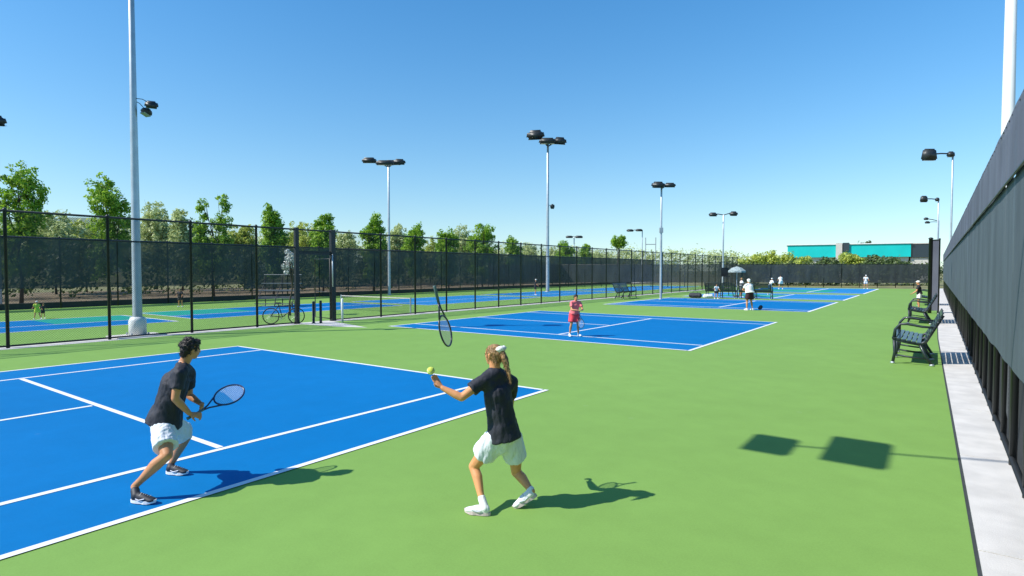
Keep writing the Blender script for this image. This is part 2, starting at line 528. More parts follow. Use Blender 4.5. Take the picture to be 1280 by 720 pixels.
def cloth(bm, p0, p1, zb, zt, step=.35, amp=.03, seed=0, zb1=None, rows=8, sag=0.0, bay=2.5):
    p0 = V(p0); p1 = V(p1); L = (p1 - p0).length; d = (p1 - p0) / L; nrm = V((-d.y, d.x, 0))
    n = max(2, int(L / step)); prev = None
    for i in range(n + 1):
        s = L * i / n; f = i / n
        b_ = zb if zb1 is None else zb + (zb1 - zb) * f
        b_ += sag * (noise.noise(V((s * .9, seed, 5))) + .4 * noise.noise(V((s * 4, seed, 9))))
        row = []
        for j in range(rows + 1):
            t = j / rows; z = b_ + (zt - b_) * t
            o_ = amp * noise.noise(V((s * 1.3, z * .5, seed))) + amp * .5 * noise.noise(V((s * 4, z * 1.2, seed + 5)))
            o_ += amp * .8 * math.sin(s / bay * 2 * math.pi) * math.sin(t * math.pi)
            q = p0 + d * s + nrm * o_
            row.append(bm.verts.new((q.x, q.y, z)))
        if prev:
            for j in range(rows): bm.faces.new((prev[j], row[j], row[j + 1], prev[j + 1]))
        prev = row


def post_at(parent, x, y, h, r, m='black_metal', nm='post'):
    b = bmesh.new(); lathe(b, [(r, 0), (r, h), (r * 1.25, h + .002), (r * 1.25, h + .04), (r * .5, h + .08)], (x, y, 0), 10)
    return obj(nm, b, m, parent, True)


# near left chain-link fence
FX = -22.0
vs_ = [5.13 - 2.6 * k for k in range(8, 0, -1)] + [5.13, 7.74, 10.37, 12.91, 14.72, 16.55, 19.37, 21.7, 24.11, 26.61, 28.9, 31.3]
while vs_[-1] < 82: vs_.append(vs_[-1] + 2.45)
t = thing('chain_link_fence', 'black open chain link fence with top and middle rails between the two rows of courts', 'fence')
for v in vs_:
    if abs(v - 14.72) < .1 or abs(v - 16.55) < .1: continue
    post_at(t, FX, v, 4.03, .046)
for nm, z in (('top_rail', 4.02), ('middle_rail', 3.25), ('bottom_rail', .06)):
    if nm == 'top_rail':
        b = bmesh.new(); tube(b, [(FX + .012, vs_[0], z), (FX + .012, vs_[-1], z)], .034, 8); obj(nm, b, 'black_metal', t, True)
    else:
        for a, c in ((vs_[0], 14.66), (16.61, vs_[-1])):
            b = bmesh.new(); tube(b, [(FX + .012, a, z), (FX + .012, c, z)], .028, 8); obj(nm, b, 'black_metal', t, True)
b = bmesh.new(); chainlink(b, (FX + .05, -2, 0), (FX + .05, 14.62, 0), .05, 4.0)
chainlink(b, (FX + .05, 16.65, 0), (FX + .05, vs_[-1], 0), .05, 4.0)
chainlink(b, (FX + .05, 14.76, 0), (FX + .05, 16.5, 0), 3.05, 4.0); obj('wire_mesh', b, 'wire', t)

# gate in it: two heavy posts, a solid transom and an open leaf
t = thing('gate', 'dark open gateway with two heavy posts and solid transom in the left fence', 'gate', (FX, 15.6, 0))
for s_, dy in ((.1, -.88), (.13, .95)):
    b = bmesh.new(); box(b, (0, dy, 2.05), (s_ * 1.3, s_ * 1.7, 4.1)); bmesh.ops.bevel(b, geom=list(b.edges), offset=.012, segments=2)
    obj('post', b, 'black_metal', t)
b = bmesh.new(); box(b, (0, .03, 3.04), (.08, 1.62, .16)); obj('transom', b, 'black_metal', t)
b = bmesh.new()
tube(b, [(0, .80, .12), (-1.35, .98, .12), (-1.35, .98, 2.8), (0, .80, 2.8), (0, .80, .12)], .025, 8)
tube(b, [(0, .80, 1.3), (-1.35, .98, 1.3)], .02, 8)
obj('gate_leaf', b, 'black_metal', t, True)
b = bmesh.new(); tube(b, [(.12, .86, 1.55), (.12, .86, 3.0)], .028, 10); obj('highlight_bar', b, 'steel', t, True)  # silver bar added to draw the light highlight on the right-hand post

# posts (bollards) in the gateway
for px, h_, lb in ((392, .95, 'left one of two short black bollards in the gateway'), (401, .98, 'right one of two short black bollards in the gateway')):
    p = G(px, 404)
    b = bmesh.new(); lathe(b, [(.09, 0), (.09, .02), (.055, .03), (.055, h_ - .03), (.04, h_)], (0, 0, 0), 14)
    o = obj('bollard', b, 'black_metal', None, True, p); tag(o, lb, 'bollard', 'bollards in the gateway')

# far fence of the neighbouring row, hung with dark screen
FX2 = -42.7
t = thing('screened_fence', 'tall fence with dark windscreen beyond the left courts, trees behind it', 'fence')
y = -18.0; pl = []
while y < 104: pl.append(y); y += 3.05
for v in pl: post_at(t, FX2 - .06, v, 4.25, .045)
b = bmesh.new(); tube(b, [(FX2 - .05, pl[0], 4.22), (FX2 - .05, pl[-1], 4.22)], .035, 8); obj('top_rail', b, 'black_metal', t, True)
b = bmesh.new(); cloth(b, (FX2, pl[0], 0), (FX2, 24, 0), 1.22, 4.18, .4, .05, 3, sag=.04, bay=3.05)
obj('windscreen', b, 'far_screen', t, True)
b = bmesh.new(); cloth(b, (FX2, 24.02, 0), (FX2, pl[-1], 0), .85, 4.18, .4, .05, 4, zb1=.25, sag=.05, bay=3.05)
obj('windscreen', b, 'far_screen', t, True)
b = bmesh.new(); chainlink(b, (FX2 - .03, pl[0], 0), (FX2 - .03, 60, 0), .36, 1.25, .09, .003); obj('wire_mesh', b, 'wire', t)

# back fence across the far end
A = G(1165, 360.6) + V((0, 3.0, 0)); B = G(905, 359.8) + V((0, 3.0, 0)); Bx = B + (B - A) * 1.3
t = thing('back_fence', 'dark screened fence across the far end of the courts below the turquoise building', 'fence')
dd = (Bx - A); n_ = 26
for i in range(n_ + 1):
    p = A + dd * (i / n_); post_at(t, p.x, p.y + .06, 3.1, .045)
b = bmesh.new(); cloth(b, A, Bx, .62, 3.02, .5, .05, 8, sag=.04, bay=3); obj('windscreen', b, 'far_screen', t, True)
b = bmesh.new(); tube(b, [A + V((0, .08, 3.06)), Bx + V((0, .08, 3.06))], .035, 8); obj('top_rail', b, 'black_metal', t, True)

# right-hand fence
RX = .68
t = thing('tall_screen_fence', 'tall grey screened fence on the right beside the pale concrete path', 'fence')
rp_ = []; y = -7.0
while y < 83: rp_.append(y); y += 1.22
for i, v in enumerate(rp_):
    post_at(t, RX + .09, v, 4.0, .045 if i % 2 else .035)
b = bmesh.new(); cloth(b, (RX, -7, 0), (RX, 83, 0), 1.22, 3.30, .25, .007, 11, sag=.03, rows=10, bay=2.44); obj('windscreen', b, 'right_screen', t, True)
b = bmesh.new(); cloth(b, (RX - .03, -7, 0), (RX - .03, 83, 0), 3.27, 4.02, .25, .008, 12, sag=.004, rows=4, bay=2.44); obj('header_cloth', b, 'right_header', t, True)
b = bmesh.new(); tube(b, [(RX + .06, -7, 4.03), (RX + .06, 83, 4.03)], .035, 8)
y = -7
while y < 83:                                    # lacing loops over the top rail
    tube(b, [(RX - .03, y, 3.97), (RX + .02, y + .02, 4.08), (RX + .11, y + .04, 4.0)], .012, 5); y += .35
obj('top_rail', b, 'black_metal', t, True)
b = bmesh.new(); tube(b, [(RX + .07, -7, .10), (RX + .07, 83, .10)], .03, 8); obj('bottom_rail', b, 'black_metal', t, True)
b = bmesh.new(); tube(b, [(RX - .042, -7, 3.285), (RX - .042, 83, 3.285)], .012, 5); obj('seam_cord', b, 'black_metal', t)
b = bmesh.new()
random.seed(3)
y = -7
while y < 83:                                    # loose hanging skirt strips below the screen
    wd = random.uniform(.42, .72)
    zb = random.uniform(.06, .2)
    n = 5; xs = RX + .16 + random.uniform(-.02, .03)
    grid = [[b.verts.new((xs + .05 * math.sin(i * 1.4 + y) + .02 * random.random() + (.05 if j == 0 else 0), y + wd * i / n, zb + (1.35 - zb) * j / 4 + (.04 * random.random() if j == 0 else 0))) for j in range(5)] for i in range(n + 1)]
    for i in range(n):
        for j in range(4): b.faces.new((grid[i][j], grid[i + 1][j], grid[i + 1][j + 1], grid[i][j + 1]))
    y += wd + random.uniform(.12, .4)
obj('skirt_cloth', b, 'slat', t, True)
b = bmesh.new(); chainlink(b, (RX + .12, -7, 0), (RX + .12, 40, 0), .04, 1.3, .06, .003); obj('wire_mesh', b, 'wire', t)

# short return of fence standing out from it
t = thing('fence_panel', 'narrow tall fence panel jutting from the right fence behind the second bench', 'fence', (0, 38.2, 0))
post_at(t, -.24, 0, 3.95, .09); post_at(t, .14, 0, 3.9, .04)
b = bmesh.new(); box(b, (-.02, 0, 2.0), (.26, .05, 3.7)); obj('panel', b, 'right_header', t)
b = bmesh.new(); box(b, (-.05, 0, 3.88), (.34, .07, .07)); obj('top_bar', b, 'black_metal', t)


# ------------------------------------------------------------------ light poles
def head_box(b, c, size, tilt, rz):
    m = Matrix.Rotation(rz, 3, 'Z') @ Matrix.Rotation(tilt, 3, 'X')
    w_, d_, h_ = size
    vs = box(b, (0, 0, 0), (w_, d_, h_))
    for v in vs:
        if v.co.z > 0: v.co.x *= .78; v.co.y *= .78
    bmesh.ops.bevel(b, geom=list({e for v in vs for e in v.link_edges}), offset=min(size) * .28, segments=3, affect='EDGES')
    for v in b.verts: v.co = V(c) + m @ v.co
    return m


def lamp(parent, c, size, tilt=.2, rz=0, yoke=None):
    b = bmesh.new(); m = head_box(b, c, size, tilt, rz)
    h = obj('lamp_head', b, 'lamp_dark', parent, True)
    b = bmesh.new(); vs = box(b, (0, 0, -size[2] * .5 - .004), (size[0] * .72, size[1] * .72, .02))
    bmesh.ops.bevel(b, geom=list(b.edges), offset=.008, segments=1)
    for v in b.verts: v.co = V(c) + m @ v.co
    obj('lens', b, 'lens', h)
    return h


def pole_thing(label, base, h, r0, r1, arms, m='steel', group='floodlight poles round the courts', plinth=False):
    t = thing('floodlight_pole', label, 'light pole', base, 0, group)
    b = bmesh.new(); lathe(b, [(r0 * 1.9, 0), (r0 * 1.9, .03), (r0 * 1.02, .035), (r0, .05), ((r0 + r1) / 2, h / 2), (r1, h), (r1 * .5, h + .04)], (0, 0, 0), 18)
    obj('pole', b, m, t, True)
    for (end, elbow, sz, tilt, rz, ar) in arms:
        st = V((0, 0, elbow)); e = V(end)
        b = bmesh.new(); tube(b, [st, st + (e - st) * .5 + V((0, 0, .06)), e], ar, 8); obj('arm', b, 'lamp_dark', t, True)
        lamp(t, e + V((0, 0, -.02)), sz, tilt, rz)
    return t


rt = V((CY, SY, 0)); fd = V((-SY, CY, 0))       # picture right and picture forward on the ground


def at(px, Z): return XZ((px - 640) / F * Z, Z, 0)


def ht(py, Z): return H + (Y0 - py) / F * Z


rzc = YAW
# big left pole
base = V((-22.45, 8.75, 0)); Zb = 20.2
t = pole_thing('thick grey floodlight pole rising out of the top beside the left chain link fence', base, 14, .155, .075,
               [(rt * .62 + V((0, 0, ht(131, Zb))), ht(124, Zb), (.44, .34, .2), .5, rzc + .5, .012),
                (rt * .33 + fd * .2 + V((0, 0, ht(138, Zb))), ht(126, Zb), (.34, .34, .24), -.4, rzc - .4, .012),
                (rt * 1.2 + V((0, 0, 14.0)), 13.8, (.8, .6, .25), .2, rzc, .04), (rt * -1.2 + V((0, 0, 14.0)), 13.8, (.8, .6, .25), .2, rzc, .04)])
b = bmesh.new(); lathe(b, [(.27, 0), (.27, .5), (.22, .62), (.165, .64)], (0, 0, .03), 20); obj('base_cover', b, 'white_steel', t, True)
b = bmesh.new(); box(b, (0.05, -.05, .015), (1.1, 1.5, .055), .0); bmesh.ops.bevel(b, geom=list(b.edges), offset=.012, segments=1)
o = obj('concrete_pad', b, 'concrete', t)
for k in range(4):
    a = k * math.pi / 2 + .7; b = bmesh.new(); lathe(b, [(.03, 0), (.03, .06), (.015, .09)], (.36 * math.cos(a), .36 * math.sin(a), .04), 6); obj('bolt', b, 'steel', t)

# lamp 1, three heads
Z = 53.6; base = at(486.5, Z); hh = ht(207, Z)
pole_thing('grey pole with three dark heads left of the tall middle one, above the net', base, hh, .13, .09,
           [(rt * -1.75 + V((0, 0, ht(201, Z))), hh - .2, (1.35, .9, .5), .15, rzc, .05),
            (rt * -.15 - fd * .8 + V((0, 0, ht(206, Z))), hh - .2, (1.7, .8, .42), .1, rzc, .05),
            (rt * .35 + fd * .3 + V((0, 0, ht(203, Z))), hh - .2, (1.6, .8, .45), .15, rzc, .05),
            (rt * .95 + fd * .3 + V((0, 0, ht(202, Z))), hh - .2, (1.2, .8, .5), .2, rzc + .2, .05)])
# lamp 2
Z = 62; base = at(684.5, Z); hh = ht(182, Z)
t = pole_thing('tallest grey pole in the picture middle with three large dark heads and small side lamp', base, hh, .19, .11,
               [(rt * -1.3 + V((0, 0, ht(169.5, Z))), hh - .2, (2.0, 1.3, .95), .3, rzc - .2, .06),
                (rt * -.1 - fd * .7 + V((0, 0, ht(179, Z))), hh - .2, (1.9, 1.1, .6), .1, rzc, .06),
                (rt * 1.25 + V((0, 0, ht(177, Z))), hh - .2, (1.5, 1.0, .75), .2, rzc + .3, .06)])
lamp(t, rt * .5 + V((0, 0, ht(258, Z))), (.5, .4, .5), .8, rzc)
b = bmesh.new(); tube(b, [(0, 0, ht(257, Z)), rt * .5 + V((0, 0, ht(257, Z)))], .04, 6); obj('arm', b, 'steel', t)
# lamp 3
Z = 46; base = at(826, Z); hh = ht(235, Z)
t = pole_thing('slender grey pole with two overlapping dark heads behind the second court', base, hh, .10, .07,
               [(rt * -.32 - fd * .2 + V((0, 0, ht(231.5, Z))), hh - .1, (1.05, .8, .46), .2, rzc, .04),
                (rt * .65 + V((0, 0, ht(231.5, Z))), hh - .1, (.9, .7, .35), .15, rzc, .04)])
b = bmesh.new(); box(b, (0, 0, ht(288, Z)), (.26, .26, .4), rzc); obj('junction_box', b, 'steel', t)
# lamp 4
Z = 67; base = at(903.5, Z); hh = ht(269, Z)
pole_thing('thin pole with two dark heads spread on a crossbar behind the umbrella', base, hh, .11, .08,
           [(rt * -1.2 + V((0, 0, ht(268, Z))), hh, (.95, .7, .42), .15, rzc, .05), (rt * 1.15 + V((0, 0, ht(267, Z))), hh, (.95, .7, .5), .15, rzc, .05)])
# distant lamps
Z = 115; base = at(717.5, Z); hh = ht(296, Z)
pole_thing('distant pale pole with twin flat heads just above the trees near the middle pole', base, hh, .12, .09,
           [(rt * -.95 + V((0, 0, hh)), hh, (1.5, 1, .42), .1, rzc, .06), (rt * .95 + V((0, 0, hh)), hh, (1.6, 1, .45), .1, rzc, .06)])
Z = 100; base = at(802.5, Z); hh = ht(288, Z)
pole_thing('distant thin pole with twin flat heads reaching left beside the goal posts', base, hh, .10, .07,
           [(rt * -2.1 + V((0, 0, hh)), hh, (1.2, 1, .38), .1, rzc, .05), (rt * -.55 + V((0, 0, hh + .05)), hh, (1.2, 1, .38), .1, rzc, .05)])
Z = 37; base = at(0, Z); hh = ht(158, Z)
pole_thing('grey pole with one dark head cut by the left edge of the picture', base, hh, .09, .06,
           [(rt * .22 + V((0, 0, ht(152, Z))), hh - .1, (.75, .6, .62), .3, rzc + .3, .04)])
# right-hand poles
base = V((1.55, 21.3, 0))
pole_thing('broad white pole cut by the top edge behind the right fence', base, 14, .185, .105,
           [(V((-1.2, -.3, 14.0)), 13.8, (.8, .6, .3), .2, .3, .04)], 'white_steel')
Z = 58.6; base = at(1187.5, Z); hh = ht(192, Z)
pole_thing('nearest of the three grey poles with boxy heads reaching left over the right fence', base, hh, .10, .08,
           [(rt * -2.35 + V((0, 0, ht(194, Z))), hh - .1, (1.55, .5, 1.15), .05, rzc, .07),
            (rt * -.2 + V((0, 0, ht(193.5, Z))), hh - .1, (.8, .4, .55), .05, rzc, .05)])
Z = 96; base = at(1171, Z); hh = ht(249, Z)
pole_thing('middle one of the three poles with boxy heads at the far right', base, hh, .13, .10,
           [(rt * -2.4 + V((0, 0, ht(249, Z))), hh - .1, (1.25, .5, 1.05), .05, rzc, .08), (rt * -.2 + V((0, 0, ht(249.5, Z))), hh - .1, (.7, .4, .6), .05, rzc, .05)])
Z = 128; base = at(1172, Z); hh = ht(276, Z)
pole_thing('farthest and lowest of the three poles with boxy heads at the far right', base, hh, .13, .10,
           [(rt * -2.8 + V((0, 0, ht(273.5, Z))), hh - .1, (1.1, .5, .55), .05, rzc, .08), (rt * -2.5 + V((0, 0, ht(278, Z))), hh - .3, (1.2, .5, .5), .05, rzc, .06)])
# pole behind the right fence outside the frame; its two square heads shade the green
Hh = 8.0; hv = Hh * .620, Hh * .796
c1 = G(1075, 564); c0 = G(966, 555)
h1 = V((c1.x - hv[0], c1.y - hv[1], Hh)); h0 = V((c0.x - hv[0], c0.y - hv[1], Hh))
adir = (h1 - h0).normalized(); pb = h1 + adir * ((1.5 - h1.x) / adir.x); pb.z = 0
t = thing('floodlight_pole', 'floodlight pole outside the frame on the right whose twin square heads shade the green surface', 'light pole', pb, 0, 'floodlight poles round the courts')
b = bmesh.new(); lathe(b, [(.2, 0), (.2, .03), (.12, .04), (.08, Hh + .15)], (0, 0, 0), 16); obj('pole', b, 'steel', t, True)
b = bmesh.new(); tube(b, [V((0, 0, Hh)), h0 - pb], .026, 8); obj('arm', b, 'steel', t, True)
for c in (h0, h1):
    lamp(t, c - pb, (.74, 1.30, .14) if c is h1 else (.60, .90, .14), 0.0, 0.0)


# goal posts
Z = 110; base = at(813, Z)
t = thing('goal_posts', 'thin pale goal posts standing far beyond the fence', 'goal posts', base)
for s_ in (-1, 1):
    b = bmesh.new(); tube(b, [rt * s_ * .95, rt * s_ * .95 + V((0, 0, ht(297, Z)))], .09, 8); obj('upright', b, 'steel', t)
b = bmesh.new(); tube(b, [rt * -.95 + V((0, 0, ht(305.5, Z))), rt * .95 + V((0, 0, ht(305.5, Z)))], .07, 8); obj('crossbar', b, 'steel', t)


# ------------------------------------------------------------------ trees
def crown_bm(lobes, n, leaf, seed, gap=.0):
    rnd = random.Random(seed); b = bmesh.new()
    tot = sum(l[3] * l[4] * l[3] for l in lobes)
    for (x, y, z, rx, rz_) in lobes:
        k = int(n * rx * rx * rz_ / tot)
        nc = max(4, k // 34)
        for c in range(nc):
            d = V((rnd.gauss(0, 1), rnd.gauss(0, 1), rnd.gauss(0, 1))).normalized()
            rr = rnd.random() ** .45 * (1 + .18 * noise.noise(d * 2 + V((seed, x, z))))
            cc = V((x + d.x * rx * rr, y + d.y * rx * rr, z + d.z * rz_ * rr)); cr = leaf * rnd.uniform(1.6, 3.0)
            for i in range(34):
                e = V((rnd.gauss(0, 1), rnd.gauss(0, 1), rnd.gauss(0, 1))).normalized() * cr * rnd.random() ** .4
                p = cc + e; s = leaf * rnd.uniform(.5, 1.05)
                nrm = (e.normalized() + V((rnd.gauss(0, .6), rnd.gauss(0, .6), rnd.gauss(.3, .6)))).normalized()
                a = nrm.orthogonal().normalized(); a.rotate(Quaternion(nrm, rnd.random() * 6.28)); q = nrm.cross(a)
                b.faces.new([b.verts.new(v) for v in (p - a * s, p - q * s * .55, p + a * s, p + q * s * .55)])
    return b


def trunk_bm(h, r, seed, lobes):
    rnd = random.Random(seed); b = bmesh.new()
    pts = [V((0, 0, 0))]; rr = [r * 1.3]
    for i in range(1, 5):
        pts.append(V((rnd.uniform(-.08, .08) * i, rnd.uniform(-.08, .08) * i, h * i / 4))); rr.append(r * (1 - .16 * i))
    tube(b, pts, rr, 8)
    for (x, y, z, rx, rz_) in lobes:
        s = pts[2].lerp(pts[3], rnd.random()); e = V((x, y, z + rz_ * .4))
        m_ = s.lerp(e, .5) + V((rnd.uniform(-.2, .2), rnd.uniform(-.2, .2), .15))
        tube(b, [s, m_, e], [r * .5, r * .3, r * .1], 6)
        for q in range(4):
            e2 = V((x + rnd.uniform(-1, 1) * rx * .8, y + rnd.uniform(-1, 1) * rx * .8, z + rnd.uniform(-.3, .9) * rz_))
            tube(b, [m_, m_.lerp(e2, .6) + V((0, 0, .1)), e2], [r * .22, r * .14, r * .05], 5)
    return b


def tree(name, label, base, h, wdt, m, seed, n=4200, leaf=.13, style='oval', group=None, cat='tree', trunk_frac=.3):
    rnd = random.Random(seed)
    lobes = []
    r = wdt / 2
    z0 = h * trunk_frac
    if style == 'oval':
        for k, (fz, fr) in enumerate(((.05, .7), (.28, .92), (.5, 1.0), (.7, .92), (.86, .66))):
            a = rnd.random() * 6.28
            lobes.append((math.cos(a) * r * .25, math.sin(a) * r * .25, z0 + (h - z0) * fz + .1, r * fr * .8, (h - z0) * .15))
            a += 2.2
            lobes.append((math.cos(a) * r * .5 * fr, math.sin(a) * r * .5 * fr, z0 + (h - z0) * (fz - .04), r * fr * .5, (h - z0) * .11))
    elif style == 'twin':
        for s_, top in ((-1, .93), (1, 1.0)):
            for fz, fr in ((.1, .6), (.35, .55), (.6, .42), (.86, .3)):
                q = rt * s_ * r * .52 * (1 if fz > .2 else .5)
                lobes.append((q.x + rnd.uniform(-.1, .1), q.y + rnd.uniform(-.1, .1), z0 + (h - z0) * fz * top, r * fr, (h - z0) * .13))
    elif style == 'ball':
        lobes = [(0, 0, h - r * .8, r * .85, r * .72), (r * .3, .1, h - r * .9, r * .6, r * .5), (-r * .4, 0, h - r, r * .55, r * .4)]
    else:                                        # broad
        for k in range(7):
            a = k * .9 + rnd.random(); q = rnd.uniform(.15, .62)
            lobes.append((math.cos(a) * r * q, math.sin(a) * r * q, z0 + (h - z0) * rnd.uniform(.25, .72), r * rnd.uniform(.32, .5), (h - z0) * rnd.uniform(.2, .3)))
        lobes.append((0, 0, z0 + (h - z0) * .45, r * .7, (h - z0) * .45))
        lobes.append((rnd.uniform(-.2, .2) * r, 0, z0 + (h - z0) * .8, r * .4, (h - z0) * .2))
    t = thing(name, label, cat, base, 0, group)
    obj('crown', crown_bm(lobes, n, leaf, seed), m, t)
    b = trunk_bm(z0 + (h - z0) * .6, max(.05, h * .011), seed, lobes); recalc(b); obj('trunk', b, 'bark', t, True)
    return t


TU = -48.5
def tz(u, px):
    v = onu(u, px); return v, -u * SY + v * CY


specs = [(26, 205, 58, 'oval', 'largest fresh green tree at the far left edge above the fence'),
         (137, 222, 54, 'oval', 'tall green tree just left of the thick grey pole'),
         (267, 240, 44, 'twin', 'green tree with two pointed tops right of the thick grey pole'),
         (342, 261, 30, 'oval', 'small green tree above the left gate post'),
         (404, 268, 30, 'oval', 'small green tree rising from yellow bushes above the gateway'),
         (467, 271, 32, 'oval', 'green tree just left of the three headed pole'),
         (519, 282, 26, 'oval', 'narrow green tree just right of the three headed pole'),
         (561, 287, 34, 'oval', 'rounded green tree above the floating racket'),
         (603, 281, 40, 'oval', 'broader green tree left of the tallest middle pole'),
         (642, 297, 20, 'oval', 'little narrow green tree behind the fence left of the tallest pole'),
         (707, 303, 24, 'oval', 'round green tree under the distant twin lamp right of the tallest pole'),
         (731, 306, 16, 'oval', 'smallest dark green treetop right of the distant twin lamp')]
for i, (px, top, wpx, st, lb) in enumerate(specs):
    v, Z = tz(TU, px); hgt = ht(top, Z); sc_ = Z / F
    tree('street_tree', lb, (TU, v, 0), hgt, wpx * sc_ * 1.12, 'leaf', 40 + i, 9500, .13 if i < 3 else .16, st, 'green trees behind the screened fence', trunk_frac=.26)
# lollipop tree
Z = 95; tree('round_tree', 'ball shaped green tree on a thin stem against the sky', at(773, Z), ht(293, Z), 22 * Z / F, 'leaf', 77, 3200, .17, 'ball')

bg_ = [(70, 262, 110, 'leaf_pale', 'pale hazy tree behind the gap between the two left trees'),
       (108, 270, 70, 'leaf_yellow', 'yellow green bushy tree left of the tall green tree'),
       (100, 246, 42, 'leaf_pale', None), (196, 246, 60, 'leaf_pale', 'pale sage tree just right of the thick grey pole'),
       (228, 258, 50, 'leaf_pale', 'whitish feathery tree right of the pale sage one'),
       (305, 280, 44, 'leaf_yellow', 'low yellow green tree right of the twin topped tree'),
       (378, 272, 66, 'leaf_yellow', 'bright yellow green tree over the gateway'),
       (430, 288, 44, 'leaf_pale', 'pale thin tree right of the gateway'),
       (497, 277, 34, 'leaf_pale', 'pale tree close behind the three headed pole'),
       (538, 296, 34, 'leaf_yellow', 'low yellowish tree between the narrow and the rounded green trees'),
       (584, 283, 44, 'leaf_pale', 'creamy pale tree left of the broader green tree'),
       (660, 304, 40, 'leaf_pale', 'pale low tree just left of the tallest pole'),
       (690, 308, 36, 'leaf_pale', 'pale low tree just right of the tallest pole'),
       (746, 313, 50, 'leaf_pale', 'low greyish tree beneath the ball shaped tree')]
k = 0
for px, top, wpx, m, lb in bg_:
    if lb is None: continue
    u = -68 - (k % 3) * 4; v, Z = tz(u, px); k += 1
    tree('background_tree', lb, (u, v, 0), ht(top, Z), wpx * Z / F, m, 100 + k, 8500, .21, 'broad', 'paler trees farther behind the screened fence', trunk_frac=.12)

# far hedge mass that nobody could count
def mass(name, label, pts, h0, h1, dep, n, leaf, m, seed):
    rnd = random.Random(seed); b = bmesh.new()
    segs = [(V(a), V(c)) for a, c in zip(pts, pts[1:])]; L = [(c - a).length for a, c in segs]
    for i in range(n // 26):
        s = rnd.random() * sum(L); j = 0
        while s > L[j]: s -= L[j]; j += 1
        a, c = segs[j]; p = a.lerp(c, s / L[j]); d = (c - a).normalized(); nn = V((-d.y, d.x, 0))
        g_ = sum(L[:j]) + s
        top = h0 + (h1 - h0) * (.5 + .5 * noise.noise(V((g_ * .22, seed, 0))) + .3 * noise.noise(V((g_ * .9, seed, 3))))
        z = top * rnd.random() ** .6
        cc = p + nn * rnd.uniform(-dep, dep) + V((0, 0, z))
        for q in range(26):
            e = V((rnd.gauss(0, 1), rnd.gauss(0, 1), rnd.gauss(0, .8))) * leaf * 2.0
            x = cc + e; sz = leaf * rnd.uniform(.5, 1.1)
            nrm = (e.normalized() + V((rnd.gauss(0, .5), rnd.gauss(0, .5), .5))).normalized(); a_ = nrm.orthogonal().normalized(); q_ = nrm.cross(a_)
            b.faces.new([b.verts.new(v) for v in (x - a_ * sz, x - q_ * sz * .6, x + a_ * sz, x + q_ * sz * .6)])
    o = obj(name, b, m); o['kind'] = 'stuff'; o['label'] = label; o['category'] = 'undergrowth'; return o


mass('undergrowth', 'mixed dark bushes massed behind the left screened fence', [(-60, 0, 0), (-60, 60, 0), (-56, 110, 0)], 3.0, 5.2, 3.0, 30000, .2, 'leaf_dark', 5)
mass('far_wood', 'pale distant wood behind the left row of trees', [(-120, 20, 0), (-120, 120, 0), (-100, 190, 0), (-60, 230, 0)], 6, 12, 6, 26000, .5, 'leaf_pale', 6)
# bushes behind the back fence
q = [(940, 318, 40, 'leaf_yellow', 'low yellow green bush at the left end of the back fence'), (962, 313, 44, 'leaf_yellow', 'larger yellow green bush left of the turquoise building'),
     (982, 315, 34, 'leaf_yellow', 'yellow green bush against the left end of the turquoise wall'), (1006, 321, 36, 'leaf_yellow', 'low ochre bush under the left part of the turquoise wall'),
     (1034, 322, 34, 'leaf_dark', 'dull green bush left of the pale building column'), (1068, 317.5, 40, 'leaf_yellow', 'bright bush right of the pale building column'),
     (1095, 322, 34, 'leaf_dark', 'dark low bush under the right part of the turquoise wall'), (1122, 322, 40, 'leaf_dark', 'straw coloured bush near the right end of the back fence')]
for i, (px, top, wpx, m, lb) in enumerate(q):
    Z = 92 + (i % 3) * 3
    tree('bush', lb, at(px, Z), ht(top - 2, Z), wpx * Z / F * 1.15, m, 300 + i, 5200, .24, 'broad', 'bushes behind the back fence', 'bush', trunk_frac=.06)
Z = 190; tree('background_tree', 'round dark treetop showing above the turquoise roof', at(1082, Z), ht(301.5, Z), 24 * Z / F, 'leaf_dark', 333, 3000, .4, 'broad', None)
mass('low_hedge', 'low hedge running behind the back fence', [at(900, 88), at(1175, 88)], 2.4, 4.0, 1.5, 12000, .2, 'leaf_dark', 9)
# pale blossoming branches by the gate
tree('blossom_tree', 'small tree with white blossom left of the gate', at(362, 29.5), ht(309, 29.5), .9, 'blossom', 401, 600, .06, 'broad', None, trunk_frac=.55)

# ------------------------------------------------------------------ turquoise building
Z = 150
pL = at(984, 158); pR = at(1138, 146); d = (pR - pL); Lb = d.length; ang = math.atan2(d.y, d.x)
t = thing('long_building', 'long low building with turquoise upper wall far behind the back fence', 'building', pL, ang)
zt, zb = 9.0, 5.7
b = bmesh.new(); box(b, (Lb / 2, 5, (zt + zb) / 2), (Lb, 9.8, zt - zb)); obj('upper_wall', b, 'teal_wall', t)
b = bmesh.new(); box(b, (Lb / 2, 5.4, zb / 2), (Lb - .6, 9, zb - .02)); obj('lower_wall', b, 'wall_pale', t)
b = bmesh.new(); box(b, (Lb / 2, 5, zt + .12), (Lb + .5, 10.4, .22)); obj('roof', b, 'white_steel', t)
b = bmesh.new(); box(b, (Lb * .435, -.35, 4.75), (1.4, .7, 9.3)); obj('column', b, 'wall_pale', t)
b = bmesh.new(); box(b, (Lb * .435 + 1.55, -.2, 8.3), (1.5, .38, 2.3)); obj('window', b, 'dark_glass', t)
for i in range(9):
    if i == 4: continue
    b = bmesh.new(); box(b, (2 + i * (Lb - 4) / 8, .85, 3.2), (2.1, .12, 2.2)); f = obj('window', b, 'dark_glass', t)
b = bmesh.new(); box(b, (Lb + 2.2, 4.5, 7.2), (4.2, 8, 3.4)); ww = obj('end_bay', b, 'dark_glass', t)
